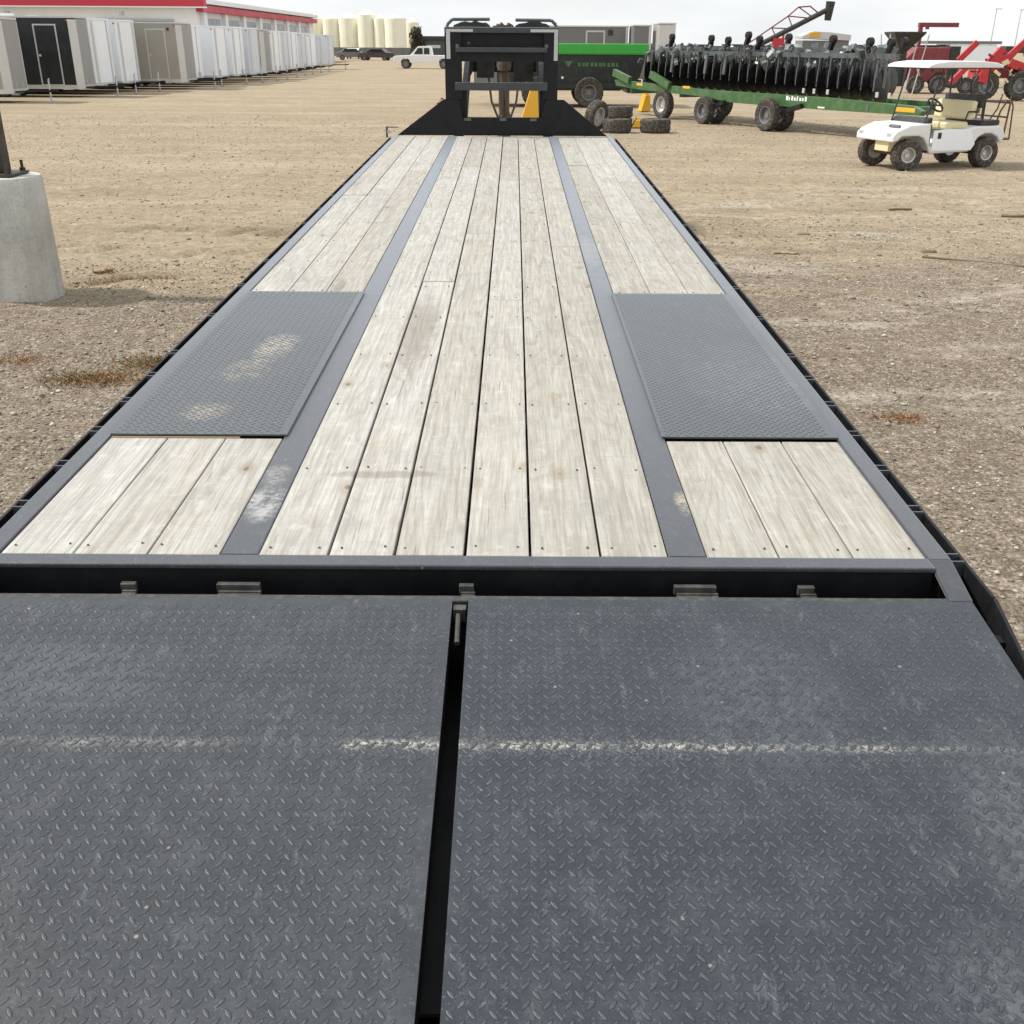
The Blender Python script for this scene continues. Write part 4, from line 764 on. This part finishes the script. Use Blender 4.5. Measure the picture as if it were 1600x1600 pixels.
for (ya, za) in ((.15, 1.86), (.75, 1.98), (1.5, 1.95)): MB().bb(1.0, LB-.8-ya*.9, ya, ya+.12, za, za+.12).build('toolbar', 'toolbar', DI)
m = MB(); random.seed(9)
for k in range(260):
    x, y_, z_ = random.uniform(.6, LB-2.0), random.uniform(.0, 1.5), random.uniform(1.65, 2.12)
    m.box((x, y_, z_), (random.uniform(.04, .22), random.uniform(.04, .15), random.uniform(.04, .22)), random.choice([0, 1, 2]), rot=(random.uniform(-.6, .6), random.uniform(-.6, .6), random.uniform(-.6, .6)))
mm = m.build('clamp_brackets', ['toolbar', 'shank', 'clamp'], DI); mm['kind'] = 'stuff'
m = MB()
for k in range(16): # hydraulic hoses
    x = random.uniform(1, LB-1); pts = [(x+.3*t+.1*math.sin(5*t), .1+.2*math.sin(3*t), 1.8+.35*math.sin(math.pi*t/1.5)) for t in np.linspace(0, 1.5, 7)]; m.path(pts, .018, 5)
hh = m.build('hoses', 'hopper', DI); hh['kind'] = 'stuff'
for x, h_ in ((1.9, 2.42), (3.9, 2.38), (4.7, 2.33), (5.6, 2.46), (6.1, 2.35), (7.3, 2.40), (9.0, 2.36), (10.3, 2.30), (11.0, 2.28), (11.4, 2.30)):
    m = MB(); m.box((x, .4, h_-.17), (.09, .12, .30), rot=(0, .35, 0)); m.lathe([(.02, -.05), (.10, -.05), (.11, .05), (.02, .05)], (0, 1, 0), (x+.02, .4, h_-.06), 12, closed=True); m.box((x-.12, .5, h_-.25), (.28, .05, .05), rot=(0, -.6, 0)); m.build('down_pressure_unit', 'disc', DI)
for x in (2.6, 4.3, 5.2): MB().box((x, -.02, 1.62), (.10, .05, .50), rot=(0, .12, 0)).build('wing_strut', 'shank', DI)
for x in (1.0, 2.1, 8.6, 9.0, 9.5, 11.2, 11.6): MB().box((x, -.02, 1.06), (.08, .03, .12)).build('bolt_plate', 'alu', DI)

# ------------------------------------------------------------------ red auger / conveyor, white tank, seed hopper, red machines
A = thing('grain_auger', 'red grain auger raised to a black spout above the disc row', 'auger', (13.4, 60, 0))
a0, a1 = Vector((-1.6, 0, 1.55)), Vector((3.0, 0, 3.85))
MB().cyl(a0, a1, .13, n=14).build('tube', 'hopper', A, smooth=True)
m = MB(); m.path([(-1.3, 0, 2.0), (1.0, 0, 3.55), (1.5, 0, 3.98), (2.1, 0, 4.02), (2.5, 0, 3.75)], .035); m.path([(0.2, 0, 2.98), (.45, 0, 2.58)], .03); m.path([(.2, 0, 2.98), (1.2, 0, 2.95)], .03); m.path([(1.0, 0, 3.55), (1.3, 0, 3.0)], .03); m.path([(1.0, 0, 3.55), (2.2, 0, 3.45)], .03); m.path([(1.5, 0, 3.98), (2.3, 0, 3.5)], .03); m.build('truss', 'maroon', A)
m = MB(); m.cyl((3.15, 0, 4.25), (3.1, 0, 3.35), .24, .17, n=14); m.build('spout', 'hopper', A, smooth=True)
m = MB(); m.path([(.4, -.5, 0), (.9, 0, 2.8)], .05); m.path([(.4, .5, 0), (.9, 0, 2.8)], .05); m.bb(.3, .9, -.2, .2, 1.6, 2.5); m.build('support_frame', 'red', A)
for y_ in (-.6, .6): wheel(A, (.4, y_, .36), .36, .2, .2, (0, -1, 0), n=14)
WT = thing('white_tank', 'pale covered hopper with yellow cap behind the disc row', 'tank', (17.1, 62, 0))
m = MB(); m.prism([(-1.3, 2.5), (-1.3, 2.62), (-.7, 2.85), (.3, 2.8), (1.35, 2.68), (1.35, 2.4)], 'y', 0, 1.8); m.build('cover', 'alu', WT); MB().bb(-1.25, 1.3, .1, 1.7, 1.0, 2.4).build('hull', 'trgrey', WT)
MB().bb(-.95, -.35, -.06, .3, 2.56, 2.80).build('cap', 'yellow', WT); m = MB(); m.bb(-1.1, -.9, .2, .4, 0, 1.0); m.bb(.9, 1.1, .2, .4, 0, 1.0); m.bb(-1.1, -.9, 1.4, 1.6, 0, 1.0); m.bb(.9, 1.1, 1.4, 1.6, 0, 1.0); m.build('leg', 'maroon', WT)
HP = thing('seed_hopper', 'black funnel shaped hopper standing above the golf cart', 'hopper', (17.25, 50, 0))
m = MB(); m.lathe([(.98, 2.72), (.98, 2.66), (.28, 1.98), (.22, 1.95), (.22, 1.35)], (0, 0, 1), (0, 0, 0), 4); m.v = [(v[0]*math.cos(R(45))-v[1]*math.sin(R(45)), v[0]*math.sin(R(45))+v[1]*math.cos(R(45)), v[2]) for v in m.v]; m.build('funnel', 'hopper', HP)
m = MB(); m.cyl((0, 0, .5), (0, 0, 1.4), .26, n=12); m.build('chute', 'wagon', HP)
for sx in (-1, 1):
    for sy in (-1, 1): MB().cyl((sx*.5, sy*.5, 0), (sx*.85, sy*.62, 2.62), .03, n=6).build('leg', 'alu', HP)
RM = thing('maroon_baler', 'maroon machine with a raised discharge arm right of the funnel hopper', 'farm machine', (20.3, 55, 0))
m = MB(); m.prism([(-1.0, .6), (-1.1, 1.6), (-.6, 2.1), (1.0, 2.1), (1.05, .9), (.6, .5)], 'y', 0, 1.8); m.build('hull', 'maroon', RM, bevel=.05)
m = MB(); m.bb(-.45, -.28, .6, .8, 2.1, 3.1); m.bb(-.48, 1.45, .58, .82, 3.0, 3.2); m.bb(-.1, .02, .6, .8, 2.9, 3.02); m.build('discharge_arm', 'maroon', RM)
MB().bb(1.06, 1.55, .1, 1.7, .9, 2.15).build('rear_cover', 'hopper', RM); MB().bb(-.95, -.75, -.02, -.003, 1.3, 1.42).build('decal', 'white', RM)
for x in (-.5, .6): wheel(RM, (x, -.1, .42), .42, .3, .22, (0, -1, 0), n=18)
m = MB(); random.seed(21)
for k in range(18): m.box((random.uniform(-1.4, 1.2), -.05+random.uniform(0, .2), random.uniform(.35, 1.2)), (random.uniform(.05, .3), .08, random.uniform(.05, .3)), random.choice([0, 1, 0]), rot=(0, random.uniform(-.7, .7), 0))
m.build('drive_gear', ['hopper', 'alu'], RM)
WM = thing('pale_combine', 'pale boxy machine with dark top rail behind the red loader', 'farm machine', (25.6, 63, 0))
m = MB(); m.prism([(-1.3, .9), (-1.25, 2.25), (1.4, 2.25), (1.5, 1.0)], 'y', 0, 2.2); m.build('hull', 'trwhite', WM, bevel=.05); MB().bb(-2.6, 1.6, -.05, 2.3, 2.27, 2.42).build('top_rail', 'trgrey', WM)
for x in (-.8, .9): wheel(WM, (x, 0, .5), .5, .4, .25, (0, -1, 0))
MB().bb(-4.0, -1.35, .6, 1.6, 1.4, 2.2).build('hood', 'darkb', WM)
MR = thing('red_loader', 'bright red implement with raised lift arms at the right edge', 'farm machine', (20.9, 48, 0))
m = MB(); m.box((.2, 0, 1.75), (1.9, .14, .22), rot=(0, -.78, 0)); m.box((-.45, 0, 1.55), (1.3, .18, .42), rot=(0, -.85, 0)); m.box((.9, .4, 2.25), (1.6, .12, .18), rot=(0, -.9, 0)); m.build('lift_arm', 'red', MR)
m = MB(); m.bb(-.9, 1.6, .2, 1.2, .9, 1.5); m.box((.9, .1, 1.35), (1.1, .3, .35), rot=(0, .3, 0)); m.box((-1.75, 0, 1.05), (.22, .2, .95), rot=(0, .75, 0)); m.box((-.75, -.1, 1.0), (.42, .3, .55), rot=(0, .2, 0)); m.build('main_frame', 'red', MR, bevel=.02)
m = MB(); m.box((-1.35, .5, 1.95), (.24, .14, 1.0), rot=(0, .75, 0)); m.build('fold_arm', 'red', MR)
for x in (-.6, .9): wheel(MR, (x, 0, .62), .58, .42, .3, (0, -1, 0))
wheel(MR, (-1.4, 0, .60), .33, .2, .16, (0, -1, 0))
m = MB(); random.seed(31)
for k in range(40): m.box((random.uniform(-1.3, 1.6), -.25+random.uniform(0, .3), random.uniform(.7, 1.9)), (random.uniform(.05, .3), .07, random.uniform(.05, .22)), random.choice([0, 1, 2, 0]), rot=(0, random.uniform(-.9, .9), 0))
g_ = m.build('linkage', ['hopper', 'maroon', 'cream'], MR); g_['kind'] = 'stuff'
MB().bb(.95, 1.3, -1.2, -.9, .12, .5).build('white_can', 'white', MR)
for x, y_, lb in ((92.0, 218, 'slim distant lamp post, left of the pair at the right edge'), (98.5, 222, 'slim distant lamp post, right of the pair at the right edge')):
    t = thing('distant_lamp_post', lb, 'lamp post', (x, y_, 0)); MB().cyl((0, 0, 0), (0, 0, 8.6), .12, .08, n=8).build('shaft', 'galv', t); MB().bb(-.2, 1.0, -.12, .12, 8.6, 8.75).build('lamp_head', 'galv', t)

# ------------------------------------------------------------------ golf cart (local x = forward, y = left/driver side)
fx_ = Vector((-1.72, -.60, 0)).normalized()
GC = thing('golf_cart', 'white and cream golf cart with roof and lifted knobby tyres', 'golf cart', (8.12, 21.27, 0), math.atan2(fx_.y, fx_.x))
for x in (.90, -.90):
    for s_ in (-1, 1):
        rz_ = 0
        w_ = wheel(GC, (x, s_*.50, .275), .275, .24, .135, (0, s_, 0), 'dustyrubber', 'lightrim')
        if x > 0: w_.rotation_euler = (0, 0, R(-14))
MB().cyl((.9, -.45, .275), (.9, .45, .275), .04).build('axle', 'brownbar', GC); MB().cyl((-.9, -.45, .275), (-.9, .45, .275), .06).build('axle', 'brownbar', GC)
# hull with wheel arches
m = MB()
arch_r = [(-1.25, .42), (-1.22, .30)]
prof = [(1.30, .50), (1.30, .62), (1.22, .70), (.95, .80), (.55, .82), (.47, .80), (.44, .44), (.02, .44), (-.28, .70), (-.40, .72), (-.62, .76), (-1.15, .76), (-1.28, .66), (-1.30, .50), (-1.20, .46), (-1.14, .55), (-.98, .62), (-.82, .62), (-.68, .56), (-.58, .42), (-.50, .30), (.42, .28), (.50, .44), (.60, .56), (.72, .605), (1.10, .60), (1.20, .52)]
m.prism(prof, 'y', -.56, .56); m.build('body', 'cartwhite', GC, bevel=.03)
m = MB(); m.prism([(.43, .81), (.43, .46), (.02, .46), (-.30, .715), (-.35, .83)], 'y', -.50, .50); o = MB().bb(.02, .47, -.52, .52, .30, .33).build('floor', 'hopper', GC)
for s_ in (-1, 1):
    a_, b_ = sorted((s_*.562, s_*.575)); m = MB(); m.prism([(.40, .34), (.40, .70), (-.02, .72), (-.45, .71), (-.60, .44), (-.52, .33)], 'y', a_, b_); m.build('side_panel', 'trwhite', GC)
    a_, b_ = sorted((s_*.576, s_*.58)); MB().bb(.22, .30, a_, b_, .55, .66).build('badge', 'hopper', GC)
MB().box((1.12, .16, .46), (.22, .40, .27)).build('front_guard', 'cream', GC, bevel=.01)
MB().box((1.10, .30, .775), (.05, .30, .04), rot=(0, .5, 0)).build('nameplate', 'shank', GC)
MB().bb(.455, .465, -.563, .563, .46, .80).build('seam', 'shank', GC)
for s_ in (-1, 1): MB().bb(1.285, 1.302, s_*.42-.06, s_*.42+.06, .60, .66).build('headlight', 'alu', GC)
m = MB(); m.prism([(.56, .822), (.50, .90), (.42, .92), (.42, .822)], 'y', -.50, .50); m.build('dash', 'hopper', GC)
MB().bb(-.42, .12, -.52, .52, .70, .84).build('seat', 'cream', GC, bevel=.04)
MB().box((-.50, 0, 1.04), (.12, 1.02, .34), rot=(0, -.18, 0)).build('backrest', 'cream', GC, bevel=.04)
MB().box((-.68, 0, 1.20), (.10, 1.04, .24), rot=(0, -.1, 0)).build('rear_backrest', 'hopper', GC, bevel=.03)
MB().bb(-1.18, -.72, -.50, .50, .765, .86).build('rear_seat', 'hopper', GC, bevel=.02)
m = MB(); m.cyl((.45, .25, .95), (.22, .25, 1.12), .02, n=8); m.lathe([(.15, -.015), (.175, -.015), (.175, .015), (.15, .015)], (-.6, 0, .6), (.20, .25, 1.13), 18, closed=True); m.box((.20, .25, 1.13), (.02, .30, .03)); m.build('steering_wheel', 'hopper', GC)
for s_ in (-1, 1):
    m = MB(); m.path([(.58, s_*.48, .82), (.34, s_*.50, 1.80)], .016); m.build('roof_post', 'hopper', GC); m = MB(); m.path([(-.75, s_*.50, .84), (-.72, s_*.50, 1.80)], .018); m.build('roof_post', 'hopper', GC)
    m = MB(); m.path([(-.30, s_*.54, .86), (-.34, s_*.55, 1.02), (-.56, s_*.55, 1.02)], .016); m.build('armrest', 'hopper', GC)
m = MB(); m.prism([(.78, 1.785), (.76, 1.83), (.62, 1.87), (.30, 1.90), (-.45, 1.90), (-.78, 1.875), (-.92, 1.84), (-.95, 1.785)], 'y', -.60, .60); m.build('roof', 'cartwhite', GC, bevel=.02); m = MB(); m.bb(-.90, .74, -.56, .56, 1.765, 1.784); m.build('roof_liner', 'hopper', GC)
m = MB(); pts = lambda s_: [(-1.12, s_, .62), (-1.40, s_, .62), (-1.42, s_, 1.16), (-1.34, s_, 1.20), (-1.22, s_, 1.02), (-1.16, s_, .80)]
for s_ in (-.42, .42): m.path(pts(s_), .017)
for z_ in (.62, .90, 1.16): m.path([(-1.41, -.42, z_), (-1.41, .42, z_)], .016)
m.path([(-1.14, -.42, .50), (-1.55, -.42, .50), (-1.55, .42, .50), (-1.14, .42, .50)], .018); m.path([(-1.55, .42, .50), (-1.52, .40, 1.10), (-1.42, .40, 1.26)], .015); m.path([(-1.55, -.42, .50), (-1.52, -.40, 1.10)], .015)
m.path([(-1.20, .2, .85), (-1.32, .22, 1.05), (-1.40, .2, 1.30), (-1.48, .1, 1.30)], .014)
m.build('rear_rack', 'brownbar', GC)

# ------------------------------------------------------------------ weeds and sticks
def weed(x, y, n, spread, h, label, mat_=('weed',)):
    z = float(gz(np.array(x), np.array(y))); m = MB(); random.seed(int(abs(x*100)+y*10))
    for k in range(n):
        bx, by = random.gauss(0, spread), random.gauss(0, spread*.55); a_ = random.uniform(0, 6.28); l = random.uniform(.25, .8)*h; lean = random.uniform(.3, 1.2)
        c = Vector((x+bx, y+by, z)); tip = c+Vector((math.cos(a_)*l*lean, math.sin(a_)*l*lean, l*.6)); w_ = Vector((-math.sin(a_), math.cos(a_), 0))*.003
        m.add([c-w_, c+w_, (c+tip)/2+Vector((0, 0, l*.15))+w_, tip], [(0, 1, 2), (0, 2, 3)], random.randrange(len(mat_)))
    o = m.build('dry_weed', list(mat_), loc=(x, y, z)); tag(o, label, 'weed'); o['kind'] = 'stuff'
weed(-2.95, 6.95, 1100, .17, .08, 'rusty dry weed patch low on the gravel beside the left rail', ('weed', 'weed', 'weedgreen', 'straw')); weed(-2.55, 7.35, 1000, .18, .09, 'olive green weed patch touching the left rail', ('weedgreen', 'weedgreen', 'weed')); weed(-3.65, 7.35, 350, .16, .06, 'faint brown weed left of the two bigger patches')
weed(-3.65, 10.1, 600, .28, .08, 'flat brown weed lying in the rut right of the pedestal'); weed(-4.1, 10.35, 70, .05, .13, 'small upright brown weed just right of the pedestal')
weed(2.45, 6.15, 260, .08, .06, 'small rust coloured tuft on the gravel right of the flatbed'); weed(-2.35, 8.3, 90, .06, .06, 'reddish tuft close to the left rail, above the olive patch')
def stick(x0, y0, x1, y1, r_, label, mat_='stick', name='stick'):
    z0 = float(gz(np.array(x0), np.array(y0))); z1 = float(gz(np.array(x1), np.array(y1))); pts = []; n = 6
    for k in range(n+1):
        t = k/n; pts.append((x0+(x1-x0)*t, y0+(y1-y0)*t+random.uniform(-.03, .03), z0+(z1-z0)*t+r_*.8+random.uniform(0, r_*.4)))
    o = MB().path(pts, r_, 6).build(name, mat_, loc=pts[0]); tag(o, label, 'stick')
stick(2.95, 11.84, 3.24, 11.84, .014, 'short yellowish stick on the dirt closest to the right rail', 'dwood'); stick(4.55, 11.55, 6.4, 10.75, .013, 'longest stick on the dirt toward the right edge'); stick(5.40, 15.25, 5.75, 15.3, .016, 'short dark stick below the golf cart'); stick(6.85, 14.8, 7.6, 14.65, .020, 'dark stick at the right edge of the photo')
for x, y, lb in ((3.6, 13.0, 'dark clod on the dirt right of the deck, farther one'), (4.75, 11.9, 'dark clod just above the longest stick')):
    m = MB(); m.lathe([(.001, -.02), (.06, 0), (.05, .02), (.001, .03)], (0, 0, 1), (0, 0, 0), 7); m.v = [(v[0]*1.6+x, v[1]+y, v[2]+.01) for v in m.v]; tag(m.build('dirt_clod', 'stick', loc=(x, y, 0)), lb, 'clod')
